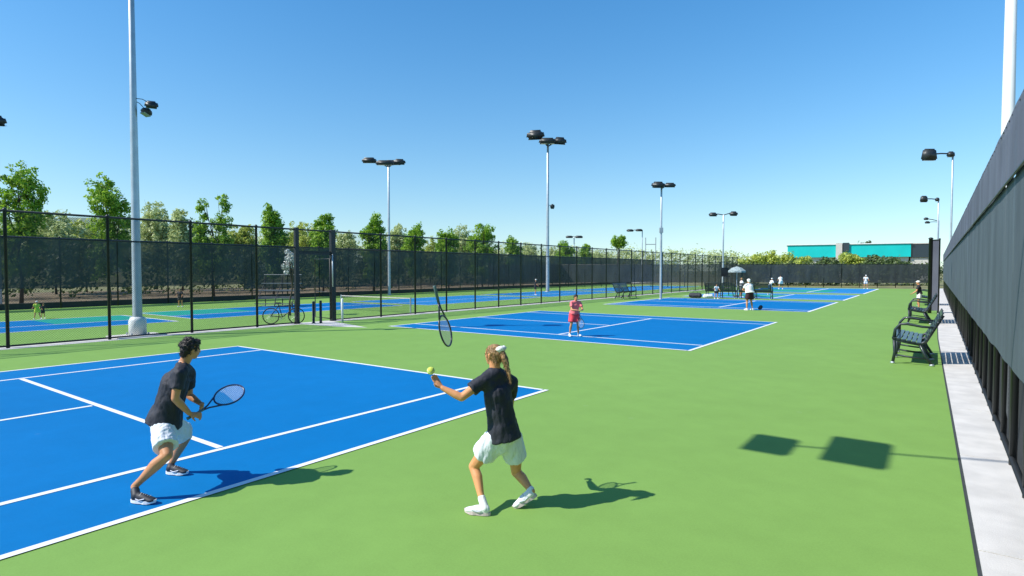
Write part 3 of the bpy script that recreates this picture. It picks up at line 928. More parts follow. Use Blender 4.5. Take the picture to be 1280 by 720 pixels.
b = bmesh.new(); box(b, (Lb + 2.2, 4.5, 9.02), (4.6, 8.4, .25)); obj('roof', b, 'wall_pale', t)
b = bmesh.new(); box(b, (Lb + 2.2, 4.7, 2.7), (4.2, 7.6, 5.5)); obj('end_wall', b, 'wall_pale', t)


# ------------------------------------------------------------------ benches
def make_bench(label, loc, L=2.3, k=1.0, group='dark benches along the right fence', rz=0):
    """seat faces -x, length along +y"""
    t = thing('bench', label, 'bench', loc, rz, group)
    for yy in (0.06, L / 2, L - .06):
        b = bmesh.new()
        prof = [(-.86, 0.03), (-.80, .30), (-.79, .58), (-.70, .64)]
        tube(b, [(x * k, yy, z * k) for x, z in [(-.88, .02), (-.84, .28), (-.86, .60)]], .034 * k, 8)
        tube(b, [(x * k, yy, z * k) for x, z in [(-.86, .60), (-.60, .54), (-.34, .50), (-.22, .58), (-.02, .98), (.10, 1.22)]], .036 * k, 8)
        tube(b, [(x * k, yy, z * k) for x, z in [(-.34, .50), (-.22, .22), (-.10, .02)]], .034 * k, 8)
        tube(b, [(x * k, yy, z * k) for x, z in [(-.85, .22), (-.5, .18), (-.16, .17)]], .022 * k, 8)
        obj('side_frame', b, 'bench', t, True)
        if abs(yy - L / 2) > .1:
            b = bmesh.new()
            tube(b, [(x * k, yy, z * k) for x, z in [(-.86, .60), (-.84, .84), (-.74, .97), (-.60, .985), (-.30, .93), (-.06, .92)]], [.045 * k, .03 * k, .03 * k, .034 * k, .03 * k, .025 * k], 8)
            obj('armrest', b, 'bench', t, True)
        for fx in (-.88, -.10):
            b = bmesh.new(); lathe(b, [(.05 * k, 0), (.05 * k, .035), (.03 * k, .05)], (fx * k, yy, 0), 10); obj('foot', b, 'steel', t, True)
    b = bmesh.new()
    for i in range(6):
        f = i / 5; x = (-.86 + .50 * f) * k; z = (.635 - .10 * f) * k
        vs = box(b, (x, L / 2, z), (.085 * k, L, .035 * k))
    bmesh.ops.bevel(b, geom=list(b.edges), offset=.008, segments=2); obj('seat', b, 'bench', t)
    b = bmesh.new()
    for i in range(7):
        f = i / 6; x = (-.225 + .30 * f) * k; z = (.60 + .62 * f) * k
        box(b, (x, L / 2, z), (.03 * k, L, .08 * k), 0, Matrix.Rotation(-.42, 3, 'Y').inverted())
    bmesh.ops.bevel(b, geom=list(b.edges), offset=.007, segments=2); obj('backrest', b, 'bench', t)
    return t


bench = make_bench('nearest dark bench with loop armrests beside the right path', (0.06, 17.0, 0), 2.5, 1.0)
b2 = copy_tree(bench); b2.location = (-.05, 30.2, 0); b2['label'] = 'second dark bench from the camera along the right fence'
b3 = copy_tree(bench); b3.location = (-.05, 46.0, 0); b3['label'] = 'farthest dark bench along the right fence, beyond the fence panel'
# benches along the left side of the far courts, seen small
for i, (px, py, lb) in enumerate(((783, 375, 'dark courtside bench at the left fence right of the tallest pole'),)):
    p = G(px, py); c = copy_tree(bench); c.location = (-20.6, p.y + 3, 0); c.rotation_euler.z = math.pi; c['label'] = lb; c['group'] = 'dark benches along the left fence'
p = G(893, 372.5)
c = copy_tree(bench); c.location = (-15.6, 48.8, 0); c.rotation_euler.z = R(-90); c['label'] = 'dark bench under the pale umbrella between the far courts'; c['group'] = 'benches between the far courts'
c = copy_tree(bench); c.location = (-12.9, 48.8, 0); c.rotation_euler.z = R(-90); c['label'] = 'dark bench right of the pale umbrella behind the player in white'; c['group'] = 'benches between the far courts'


def bag(label, loc, s, m='bag', rz=0):
    b = bmesh.new(); limb(b, (-.28 * s, 0, .17 * s), (.14 * s, .15 * s, .16 * s), (.28 * s, 0, .17 * s), (.14 * s, .15 * s, .16 * s))
    b = remesh(b, .03, 3); wrinkle(b, .02, 6)
    t = thing('sports_bag', label, 'bag', loc, rz)
    obj('bag_body', b, m, t, True)
    b = bmesh.new(); tube(b, [(-.18 * s, 0, .30 * s), (-.1 * s, 0, .45 * s), (.1 * s, 0, .45 * s), (.18 * s, 0, .30 * s)], .015, 6); obj('handle', b, 'bag', t, True)
    return t


bag('dark sports bag on the ground before the umbrella bench', (-16.0, 47.75, 0), 1.3)
bag('white sports bag on the ground right of the umbrella', (-15.0, 47.9, 0), 1.0, 'white_cloth', .6)

# umbrella
p = at(921, 50.5)
t = thing('umbrella', 'pale grey umbrella standing between the far courts', 'umbrella', p)
b = bmesh.new(); tube(b, [(0, 0, 0), (0, 0, 2.65)], .03, 8); obj('pole', b, 'steel', t)
b = bmesh.new()
n = 8; top = b.verts.new((0, 0, 2.62)); r1 = [b.verts.new((.42 * math.cos(j * 2 * math.pi / n), .42 * math.sin(j * 2 * math.pi / n), 2.50)) for j in range(n)]
r2 = [b.verts.new((.74 * math.cos(j * 2 * math.pi / n), .74 * math.sin(j * 2 * math.pi / n), 2.24)) for j in range(n)]
r3 = [b.verts.new((.74 * math.cos(j * 2 * math.pi / n), .74 * math.sin(j * 2 * math.pi / n), 2.10)) for j in range(n)]
for j in range(n):
    q = (j + 1) % n; b.faces.new((top, r1[j], r1[q])); b.faces.new((r1[j], r2[j], r2[q], r1[q])); b.faces.new((r2[j], r3[j], r3[q], r2[q]))
bmesh.ops.solidify(b, geom=list(b.faces), thickness=.012)
obj('canopy', b, 'umbrella', t)
b = bmesh.new(); lathe(b, [(.32, 0), (.32, .08), (.05, .14)], (0, 0, 0), 14); obj('base', b, 'kerb', t, True)
# dark equipment: umpire style high chair beside it
p = at(907, 52)
t = thing('umpire_chair', 'tall dark umpire chair left of the pale umbrella', 'chair', p, YAW)
b = bmesh.new(); box(b, (0, 0, 1.75), (.62, .55, .07)); obj('seat', b, 'black_metal', t)
b = bmesh.new(); box(b, (0, .26, 2.15), (.62, .05, .75)); obj('backrest', b, 'black_metal', t)
for sx in (-1, 1):
    for sy in (-1, 1):
        b = bmesh.new(); tube(b, [(sx * .5, sy * .55, 0), (sx * .29, sy * .25, 1.73)], .035, 6); obj('leg', b, 'black_metal', t)
b = bmesh.new()
for z in (.4, .8, 1.2): tube(b, [(-.45 + .12 * z, -.5 + .17 * z, z), (.45 - .12 * z, -.5 + .17 * z, z)], .025, 6)
obj('ladder_rungs', b, 'black_metal', t)
b = bmesh.new(); box(b, (0, .02, 3.02), (1.0, .8, .05)); tube(b, [(-.3, .26, 2.1), (-.42, .2, 3.0)], .02, 6); tube(b, [(.3, .26, 2.1), (.42, .2, 3.0)], .02, 6); obj('sun_roof', b, 'black_metal', t)

# pickleball net beyond the left fence
t = thing('court_net', 'low black net with white top band seen through the left fence right of the gate', 'net', (0, 0, 0))
nx0, nx1, ny, nh = -28.2, -22.45, 21.8, .80
b = bmesh.new(); box(b, ((nx0 + nx1) / 2, ny, nh), (nx1 - nx0, .03, .05)); obj('top_band', b, 'wall_pale', t)
b = bmesh.new()
for i in range(int((nx1 - nx0) / .09)):
    x = nx0 + i * .09; box(b, (x, ny, nh / 2), (.004, .004, nh - .06))
for i in range(8): box(b, ((nx0 + nx1) / 2, ny + .003, .06 + i * .09), (nx1 - nx0, .004, .004))
obj('mesh', b, 'net', t)
for x in (nx0, nx1):
    b = bmesh.new(); tube(b, [(x, ny, 0), (x, ny, nh + .06)], .04, 8); obj('post', b, 'steel', t)

# white sign-like posts at the gateway
for px, lb in ((428, 'thin white marker post right of the gateway'),):
    p = G(px, 403); b = bmesh.new(); lathe(b, [(.05, 0), (.05, 1.02), (.02, 1.06)], (0, 0, 0), 10)
    tag(obj('marker_post', b, 'white_steel', None, True, p), lb, 'post')

# bleacher
t = thing('bleacher', 'small grey bleacher standing before the dark screen left of the gate', 'bleacher', at(345, 36.5), YAW)
for i in range(3):
    b = bmesh.new(); box(b, (0, .45 * i, .55 + .45 * i), (2.5, .28, .05)); obj('seat_plank', b, 'dull_alu', t)
    b = bmesh.new(); box(b, (0, .45 * i - .2, .2 + .42 * i), (2.5, .22, .04)); obj('foot_plank', b, 'dull_alu', t)
for sx in (-1.1, 0, 1.1):
    b = bmesh.new(); tube(b, [(sx, -.3, 0), (sx, 1.0, 0), (sx, 1.0, 1.9), (sx, .9, 1.45), (sx, -.1, .5), (sx, -.3, 0)], .03, 6); obj('frame', b, 'black_metal', t)
b = bmesh.new(); tube(b, [(-1.2, 1.1, 2.0), (1.2, 1.1, 2.0)], .03, 6); obj('guard_rail', b, 'dull_alu', t)


# ------------------------------------------------------------------ bicycle by the gate
def bicycle(label, loc, rz, k=1.0):
    t = thing('bicycle', label, 'bicycle', loc, rz)
    for x in (-.52, .52):
        b = bmesh.new(); tube(b, [(x + .33 * math.cos(a * math.pi / 12), 0, .35 + .33 * math.sin(a * math.pi / 12)) for a in range(24)], .022, 6, closed=True)
        wh = obj('wheel', b, 'rubber', t, True)
        b = bmesh.new()
        for a in range(10):
            c_ = a * math.pi / 10; tube(b, [(x + .31 * math.cos(c_), 0, .35 + .31 * math.sin(c_)), (x - .31 * math.cos(c_), 0, .35 - .31 * math.sin(c_))], .003, 4)
        tube(b, [(x, -.05, .35), (x, .05, .35)], .025, 8); obj('spokes', b, 'steel', wh)
    b = bmesh.new()
    bb = (-.05, 0, .30); st = (-.2, 0, .78); hd = (.34, 0, .80); hd2 = (.38, 0, .65)
    for a, c in ((bb, st), (st, hd), (bb, hd2), (hd, hd2), (bb, (-.52, 0, .35)), (st, (-.52, 0, .35)), (hd2, (.52, 0, .35)), (st, (-.22, 0, .88)), (hd, (.33, 0, .92))):
        tube(b, [a, c], .018, 8)
    obj('frame', b, 'black_metal', t, True)
    b = bmesh.new(); tube(b, [(.30, -.27, .97), (.36, -.2, .95), (.33, 0, .93), (.36, .2, .95), (.30, .27, .97)], .014, 8); obj('handlebar', b, 'black_metal', t, True)
    b = bmesh.new(); limb(b, (-.32, 0, .9), (.06, .07, .025), (-.12, 0, .9), (.04, .02, .02)); obj('saddle', b, 'black_metal', t, True)
    b = bmesh.new(); tube(b, [(-.05 + .09 * math.cos(a * math.pi / 8), .04, .30 + .09 * math.sin(a * math.pi / 8)) for a in range(16)], .008, 5, closed=True)
    tube(b, [(-.05, -.08, .30), (-.12, -.08, .16)], .012, 5); tube(b, [(-.05, .08, .30), (.02, .08, .44)], .012, 5); obj('crank', b, 'steel', t)
    return t


p = G(359, 405.5)
bicycle('white framed bicycle leaning at the left gate post', (p.x - .25, p.y, 0), math.atan2(rt.y, rt.x) + .12)


# ------------------------------------------------------------------ people
def hand(bm, wrist, d, palm, k=1.0, curl=.6, thumb_side=1, fine=True):
    """palm plus five fingers; d = hand direction, palm = palm normal"""
    d = V(d).normalized(); pn = V(palm); pn = (pn - d * pn.dot(d)).normalized(); s = d.cross(pn) * thumb_side
    ax = Matrix((s, pn, d)).transposed()
    c1 = V(wrist) + d * .02 * k; c2 = V(wrist) + d * .075 * k
    limb(bm, c1, (.024 * k, .014 * k, .018 * k), c2, (.038 * k, .013 * k, .018 * k), ax)
    if not fine: limb(bm, c2, (.034 * k, .012 * k, .02 * k), c2 + (d + pn * curl * .6).normalized() * .06 * k, (.025 * k, .01 * k, .015 * k), ax); return
    for i, ln in enumerate((.070, .078, .072, .056)):
        o_ = (1.5 - i) * .0205 * k
        a = V(wrist) + d * .088 * k + s * o_; L = ln * k
        ang = 0; cur = a
        for j, f in enumerate((.45, .3, .25)):
            ang += curl * (.75 if j else .55)
            dr = d * math.cos(ang) + pn * math.sin(ang)
            nx = cur + dr * L * f; limb(bm, cur, (.0092 - .0006 * j) * k, nx, (.0086 - .0006 * j) * k); cur = nx
    a = V(wrist) + d * .030 * k + s * .028 * k
    m1 = a + (s * .7 + d * .7 + pn * .25).normalized() * .036 * k
    m2 = m1 + (d * .9 + pn * .5 * (1 + curl) + s * .15).normalized() * .030 * k
    limb(bm, a, .013 * k, m1, .0105 * k); limb(bm, m1, .0105 * k, m2, .0085 * k)


def shoe(parent, heel, toe, up=(0, 0, 1), m='shoe_white', sole='shoe_white', k=1.0, ankle=None):
    heel = V(heel); toe = V(toe); d = (toe - heel).normalized(); u = V(up); u = (u - d * u.dot(d)).normalized(); s = d.cross(u)
    L = .285 * k; ax = Matrix((s, d, u)).transposed()
    b = bmesh.new()
    limb(b, heel + d * .055 * k + u * .060 * k, (.036 * k, .048 * k, .052 * k), heel + d * .15 * k + u * .052 * k, (.042 * k, .05 * k, .04 * k), ax)
    limb(b, heel + d * .14 * k + u * .052 * k, (.042 * k, .05 * k, .04 * k), heel + d * (L - .055 * k) + u * .038 * k, (.045 * k, .05 * k, .024 * k), ax)
    if ankle is not None:
        limb(b, heel + d * .06 * k + u * .07 * k, .042 * k, V(ankle) * .55 + (heel + d * .06 * k + u * .07 * k) * .45, .042 * k)
    b = remesh(b, .007 if parent.get('fine') else .012, 3)
    o = obj('shoe', b, m, parent, True)
    b = bmesh.new(); n = 24; up_, lo = [], []
    for j in range(n):
        a = 2 * math.pi * j / n; yy = L * .5 + L * .5 * math.cos(a)
        wv = .047 if yy > L * .5 else .039
        wx = math.sin(a) * wv * k * (1 - .12 * math.exp(-((yy / L - .45) / .15) ** 2))
        sp = .012 * k * max(0, (yy / L - .75) / .25)
        up_.append(b.verts.new(heel + d * yy + s * wx + u * (.034 * k + sp))); lo.append(b.verts.new(heel + d * yy * .985 + s * wx * 1.05 + u * (.003 + sp)))
    b.faces.new(up_); b.faces.new(lo[::-1])
    for j in range(n): b.faces.new((up_[j], lo[j], lo[(j + 1) % n], up_[(j + 1) % n]))
    recalc(b); obj('sole', b, sole, o)
    if parent.get('fine'):
        b = bmesh.new()
        for j in range(5):
            y_ = .12 + j * .022; hgt = (.104 - j * .0085)
            tube(b, [heel + d * y_ * k + u * (hgt - .022) * k - s * .03 * k, heel + d * (y_ + .004) * k + u * hgt * k, heel + d * y_ * k + u * (hgt - .022) * k + s * .03 * k], .0035 * k, 5)
        obj('laces', b, 'wall_pale', o)
        b = bmesh.new()
        for q in (-1, 1):
            tube(b, [heel + d * .09 * k + u * .055 * k + s * q * .044 * k, heel + d * .13 * k + u * .045 * k + s * q * .049 * k, heel + d * .19 * k + u * .060 * k + s * q * .045 * k], .005 * k, 5)
        obj('side_stripe', b, 'string', o)
    # sock collar
    return o


def person(label, J, o_, group=None, root=None):
    """J: joints in world space. Body, clothes, hair, shoes."""
    k = o_.get('k', 1.0); fine = o_.get('fine', True); vox = o_.get('vox', .0065)
    base = V(J['root']); base.z = 0
    t = thing('person', label, 'person', base, 0, group)
    if fine: t['fine'] = 1
    J = {a: (V(b) - base if a not in ('face', 'front') else V(b).normalized()) for a, b in J.items() if a != 'root'}
    side = (J['shR'] - J['shL']).normalized(); up = (J['neck'] - J['pelvis']).normalized(); fr = J['front']
    fr = (fr - up * fr.dot(up)).normalized(); sd = fr.cross(up).normalized()
    ax = Matrix((sd, fr, up)).transposed()
    pax_up = (J['chest'] - J['pelvis']).normalized()
    g = o_.get('girth', 1.0)
    b = bmesh.new()
    hd = J['head']; fc = J['face']; hup = (hd - J['neck']).normalized() * .6 + V((0, 0, .7)); hup = (hup - fc * hup.dot(fc)).normalized()
    hs = fc.cross(hup); hax = Matrix((hs, fc, hup)).transposed()
    hk = k
    hull(b, ell_pts(hd + hup * .02 * hk, (.076 * hk, .094 * hk, .088 * hk), hax))
    limb(b, hd + fc * .02 * hk, (.066 * hk, .075 * hk, .08 * hk), hd + fc * .047 * hk - hup * .080 * hk, (.034 * hk, .030 * hk, .026 * hk), hax)
    limb(b, hd + fc * .085 * hk + hup * .005 * hk, .009 * hk, hd + fc * .098 * hk - hup * .026 * hk, .014 * hk)           # nose
    limb(b, hd + fc * .085 * hk - hup * .053 * hk - hs * .016 * hk, .009 * hk, hd + fc * .085 * hk - hup * .053 * hk + hs * .016 * hk, .009 * hk)   # lips
    for s_ in (-1, 1):
        limb(b, hd + hs * s_ * .076 * hk + hup * .012 * hk - fc * .004, (.008 * hk, .016 * hk, .022 * hk), hd + hs * s_ * .074 * hk - hup * .018 * hk, (.007 * hk, .011 * hk, .014 * hk), hax)
    limb(b, hd - hup * .04 * hk - fc * .012, .056 * k, J['neck'], .058 * k)
    # torso
    ch, pv = J['chest'], J['pelvis']; wst = ch.lerp(pv, .58)
    limb(b, ch, (.155 * k * g, .105 * k * g, .13 * k), wst, (.125 * k * g, .088 * k * g, .09 * k), ax)
    limb(b, wst, (.125 * k * g, .088 * k * g, .09 * k), pv, (.125 * k * g, .090 * k * g, .08 * k), ax)
    limb(b, J['neck'], .06 * k, J['shL'], .052 * k); limb(b, J['neck'], .06 * k, J['shR'], .052 * k)
    for c in 'LR':
        limb(b, J['sh' + c], .054 * k, J['el' + c], .040 * k)
        m_ = J['el' + c].lerp(J['wr' + c], .3); limb(b, J['el' + c], .040 * k, m_, .041 * k); limb(b, m_, .041 * k, J['wr' + c], .026 * k)
        hdv = J.get('hd' + c); hdv = (hdv - J['wr' + c]) if hdv is not None else (J['wr' + c] - J['el' + c])
        pn = o_.get('palm' + c, fr); hand(b, J['wr' + c], hdv, pn, k, o_.get('curl' + c, .6), o_.get('thumb' + c, 1), fine)
        kn, an, hp = J['kn' + c], J['an' + c], J['hip' + c]
        limb(b, hp, .074 * k * g, hp.lerp(kn, .5), .074 * k * g); limb(b, hp.lerp(kn, .5), .076 * k * g, kn, .054 * k)
        cm = kn.lerp(an, .30) - o_.get('calf', fr) * .014 * k
        limb(b, kn, .052 * k, cm, .056 * k * min(1.1, g)); limb(b, cm, .056 * k * min(1.1, g), an.lerp(kn, .22), .037 * k); limb(b, an.lerp(kn, .22), .037 * k, an, .034 * k)
        limb(b, an, .034 * k, J['heel' + c] + (J['toe' + c] - J['heel' + c]).normalized() * .08 * k + V((0, 0, .05 * k)), .030 * k)
    b = remesh(b, vox, 7, .5); obj('body', b, o_.get('skin', 'skin'), t, True)
    if fine:
        for s_ in (-1, 1):
            b = bmesh.new(); limb(b, hd + fc * .081 * hk + hs * s_ * .030 * hk + hup * .008 * hk, (.013, .006, .006), hd + fc * .082 * hk + hs * s_ * .032 * hk + hup * .008 * hk, (.012, .006, .006), hax)
            obj('eye', b, 'eye', t, True)
    # shirt
    b = bmesh.new(); off = o_.get('loose', .022) * k
    hem = o_.get('hem', .92)
    hc = ch.lerp(pv, hem)
    limb(b, ch + up * .02, (.165 * k * g + off * .4, .112 * k * g + off * .6, .125 * k), wst, (.138 * k * g + off, .100 * k * g + off * 1.2, .06 * k), ax)
    hull(b, ell_pts(wst, (.138 * k * g + off, .100 * k * g + off * 1.2, .05 * k), ax) + disc_pts(hc, (.166 * k * g + off * 1.1, .136 * k * g + off * 1.1), ax, 24) + disc_pts(hc - up * .02, (.166 * k * g + off * 1.1, .136 * k * g + off * 1.1), ax, 24))
    limb(b, J['neck'] - up * .012, (.062 * k, .062 * k, .035 * k), ch + up * .06, (.14 * k * g, .10 * k * g, .08 * k), ax)
    for c in 'LR':
        sh, e_ = J['sh' + c], J['el' + c]
        limb(b, J['neck'] - up * .022, .082 * k, sh, .073 * k); limb(b, ch + up * .03, (.12 * k, .10 * k, .10 * k), sh, .070 * k, ax)
        dv = (e_ - sh).normalized(); f = frame(dv, up if abs(dv.dot(up)) < .9 else fr); sl = o_.get('sleeve', .6)
        q = sh.lerp(e_, sl); hull(b, ell_pts(sh, .071 * k, I3) + disc_pts(q, (.076 * k, .070 * k), f) + disc_pts(q - dv * .02, (.076 * k, .070 * k), f))
    b = remesh(b, max(.008, vox), 14 if fine else 3, .5); wrinkle(b, .014 * k, 5.5, (1, 1, .55), 3); wrinkle(b, .006 * k, 15, (1, 1, .5), 9)
    obj('shirt', b, o_.get('shirt', 'shirt'), t, True)
    # shorts
    b = bmesh.new(); ln = o_.get('short_len', .62)
    limb(b, pv + pax_up * .07, (.155 * k * g, .122 * k * g, .04 * k), pv - pax_up * .02, (.162 * k * g, .125 * k * g, .07 * k), ax)
    limb(b, pv, (.160 * k * g, .128 * k * g, .07 * k), (J['hipL'] + J['hipR']) / 2 + ((J['knL'] + J['knR']) / 2 - (J['hipL'] + J['hipR']) / 2) * .22, (.130 * k * g, .120 * k * g, .05 * k), ax)
    for c in 'LR':
        hp, kn = J['hip' + c], J['kn' + c]; dv = (kn - hp).normalized(); f = frame(dv, sd); q = hp.lerp(kn, ln)
        fl = o_.get('flare', .108) * k * g
        hull(b, ell_pts(hp + V((0, 0, .03)), .098 * k * g, I3) + ell_pts(pv, (.10 * k * g, .11 * k * g, .07 * k), ax) + disc_pts(q, (fl, fl), f, 20) + disc_pts(q - dv * .02, (fl, fl), f, 20))
    b = remesh(b, max(.008, vox), 3 if fine else 2, .5); wrinkle(b, .014 * k, 9, (1.3, 1.3, .3), 21); wrinkle(b, .005 * k, 24, (1.2, 1.2, .35), 2)
    obj('shorts', b, o_.get('shorts', 'shorts'), t, True)
    # hair
    b = bmesh.new()
    hr = o_.get('hair', 'short')
    if hr == 'short':
        hull(b, ell_pts(hd + hup * .040 * hk - fc * .018 * hk, (.090 * hk, .100 * hk, .088 * hk), hax))
        limb(b, hd - fc * .040 * hk + hup * .02 * hk, (.080 * hk, .070 * hk, .07 * hk), hd - fc * .062 * hk - hup * .045 * hk, (.062 * hk, .036 * hk, .035 * hk), hax)
        limb(b, hd + fc * .045 * hk + hup * .082 * hk, (.062 * hk, .045 * hk, .030 * hk), hd - fc * .02 * hk + hup * .10 * hk, (.066 * hk, .06 * hk, .034 * hk), hax)
        b = remesh(b, max(.007, vox), 1); wrinkle(b, .016 * k, 24, seed=4); wrinkle(b, .008 * k, 60, seed=4)
    elif hr == 'tail':
        hull(b, ell_pts(hd + hup * .034 * hk - fc * .016 * hk, (.083 * hk, .098 * hk, .084 * hk), hax))
        limb(b, hd - fc * .035 * hk + hup * .02 * hk, (.078 * hk, .068 * hk, .065 * hk), hd - fc * .05 * hk - hup * .05 * hk, (.055 * hk, .032 * hk, .03 * hk), hax)
        knot = J['knot']
        limb(b, hd - fc * .06 * hk + hup * .03 * hk, .05 * hk, knot, .034 * hk)
        pts_ = [knot] + [J[x] for x in ('tail1', 'tail2', 'tail3')]
        for a, c, r1_, r2_ in zip(pts_, pts_[1:], (.030, .034, .024), (.034, .024, .006)): limb(b, a, r1_ * hk, c, r2_ * hk)
        b = remesh(b, .007, 1); wrinkle(b, .007, 40, (1, 1, .35), 4); wrinkle(b, .004, 90, (1, 1, .3), 8)
    else:                                        # cap
        hull(b, ell_pts(hd + hup * .045 * hk - fc * .005, (.088 * hk, .102 * hk, .075 * hk), hax))
        limb(b, hd + fc * .09 * hk + hup * .045 * hk, (.06 * hk, .03 * hk, .008 * hk), hd + fc * .14 * hk + hup * .035 * hk, (.05 * hk, .03 * hk, .006 * hk), hax)
        b = remesh(b, .012, 1)
    if fine and hr != 'cap':
        rs = random.Random(5); b.normal_update(); b.verts.ensure_lookup_table(); tips = []
        for q in range(520 if hr == 'short' else 700):
            v = b.verts[rs.randrange(len(b.verts))]; tips.append((v.co.copy(), v.normal.copy()))
        for p0, nn in tips:
            down = V((0, 0, -1)) if hr == 'tail' else (V((0, 0, -.5)) + V((rs.uniform(-1, 1), rs.uniform(-1, 1), rs.uniform(-.3, .8))) * .8)
            dr = (nn * (.75 if hr == 'short' else .28) + down * .6 + V((rs.uniform(-1, 1), rs.uniform(-1, 1), 0)) * .2).normalized()
            ln = rs.uniform(.014, .03) if hr == 'short' else rs.uniform(.02, .045)
            w_ = dr.cross(nn).normalized() * .0022 if dr.cross(nn).length > .01 else V((.002, 0, 0))
            a_, c_, e_ = p0 - nn * .002 - w_, p0 - nn * .002 + w_, p0 + dr * ln
            b.faces.new([b.verts.new(z_) for z_ in (a_, c_, e_)]); b.faces.new([b.verts.new(z_) for z_ in (p0 - nn * .003 + nn * .004, c_, e_)])
    obj('cap' if hr == 'cap' else 'hair', b, o_.get('hairmat', 'dark_hair'), t, True)
    if hr == 'tail':
        b = bmesh.new(); kn_ = J['knot']
        for a in range(9):
            an_ = a * 2 * math.pi / 9; tdir = (J['tail1'] - kn_).normalized(); f = frame(tdir, hs)
            c_ = kn_ + f @ V((math.cos(an_) * .030, math.sin(an_) * .030, 0)); hull(b, ell_pts(c_, .026, I3, 10, 5))
        b = remesh(b, .007, 1); wrinkle(b, .008, 30); obj('scrunchie', b, 'white_cloth', t, True)
    for c in 'LR':
        upv = o_.get('up' + c, (0, 0, 1))
        shoe(t, J['heel' + c], J['toe' + c], upv, o_.get('shoe', 'shoe_white'), o_.get('sole', 'shoe_white'), k, J['an' + c] if o_.get('sockmat') is None else None)
        if o_.get('sockmat'):
            b = bmesh.new(); an, kn = J['an' + c], J['kn' + c]
            limb(b, J['heel' + c] + (J['toe' + c] - J['heel' + c]).normalized() * .06 * k + V(upv) * .07 * k, .043 * k, an.lerp(kn, .08), .041 * k)
            b = remesh(b, max(.008, vox), 2); obj('sock', b, o_['sockmat'], t, True)
    return t


# ---- woman, about to serve, seen from behind
def ground(px, Z): return at(px, Z)


fdir = (-rt * .86 + fd * .5).normalized()
Jw = dict(root=at(628, 5.5),
          head=W(617, 444, 5.50), neck=W(619, 464, 5.50), chest=W(622, 494, 5.50), pelvis=W(631, 546, 5.50),
          shL=W(604, 476, 5.40), elL=W(577, 497, 5.32), wrL=W(553, 485, 5.34), hdL=W(544, 474, 5.36),
          shR=W(640, 477, 5.62), elR=W(637, 510, 5.78), wrR=W(630, 500, 5.98), hdR=W(626, 492, 6.02),
          hipL=W(617, 552, 5.45), knL=W(592, 583, 5.60), anL=W(603, 626, 5.42), heelL=at(613, 5.36), toeL=at(577, 5.44),
          hipR=W(643, 552, 5.58), knR=W(645, 590, 5.72), anR=W(665, 614, 5.56), heelR=W(672, 620, 5.55), toeR=W(648, 639, 5.55),
          knot=W(626, 437, 5.45), tail1=W(630, 447, 5.42), tail2=W(634, 460, 5.40), tail3=W(639, 478, 5.385),
          face=(-rt * .80 + fd * .6 + V((0, 0, .05))), front=fdir)
Jw['heelL'].z = .002; Jw['toeL'].z = .002; Jw['toeR'].z = .004
upR = (Jw['anR'] - Jw['heelR']); dR = (Jw['toeR'] - Jw['heelR']).normalized(); upv = V((0, 0, 1)) - dR * dR.z + (-rt * .0)
person('blond woman in black shirt and white shorts raising a ball, seen from behind', Jw,
       dict(k=.92, skin='skin2', hair='tail', hairmat='blond_hair', palmL=V((0, 0, 1)) - rt * .6, curlL=.28, thumbL=-1, curlR=1.0, loose=.03, flare=.130, short_len=.50,
            hem=1.0, sleeve=.55, upR=upv, shoe='shoe_white', sole='pink_sole', sockmat='white_cloth', girth=.98))
bl = W(538.5, 463.5, 5.36)
b = bmesh.new(); bmesh.ops.create_uvsphere(b, u_segments=24, v_segments=16, radius=.036)
ball = obj('tennis_ball', b, 'ball', None, True, bl); tag(ball, 'yellow tennis ball just above the fingertips of the woman', 'ball')
b = bmesh.new(); tube(b, [(.0365 * math.cos(a) * math.cos(.45 * math.sin(2 * a)), .0365 * math.sin(a) * math.cos(.45 * math.sin(2 * a)), .0365 * math.sin(.45 * math.sin(2 * a))) for a in [i * math.pi / 16 for i in range(32)]], .0015, 4, closed=True)
obj('seam', b, 'line', ball)

# ---- man with racket, crouched, seen from behind and facing right
mf = (rt * .86 + fd * .42).normalized()
Jm = dict(root=at(205, 6.05),
          head=W(238, 437, 6.12), neck=W(229, 456, 6.10), chest=W(219, 480, 6.08), pelvis=W(205, 529, 6.06),
          shR=W(224, 467, 5.94), elR=W(219, 498, 5.90), wrR=W(237, 517, 6.0), hdR=W(246, 518.5, 6.03),
          shL=W(236, 469, 6.26), elL=W(236, 494, 6.36), wrL=W(250, 504, 6.30), hdL=W(258, 509.5, 6.2),
          hipR=W(203, 534, 5.98), knR=W(209, 569, 5.74), anR=W(168, 608, 5.72), heelR=at(158, 5.66), toeR=at(190, 5.62),
          hipL=W(214, 533, 6.16), knL=W(234, 545, 6.42), anL=W(214, 580, 6.50), heelL=at(203, 6.46), toeL=at(236, 6.42),
          face=(rt * .62 + fd * .75 + V((0, 0, -.05))), front=mf)
for a in ('heelR', 'toeR', 'heelL', 'toeL'): Jm[a].z = .010
person('crouching man in black shirt and white shorts holding a racket, seen from behind, facing right', Jm,
       dict(k=.97, hair='short', palmR=fd * .4 - V((0, 0, .3)) + rt * .2, curlR=1.05, thumbR=-1, palmL=-fd, curlL=.9, thumbL=1, loose=.026, flare=.106, short_len=.72,
            hem=.98, sleeve=.62, shoe='shoe_black', sole='shoe_white', calf=mf, girth=1.12))


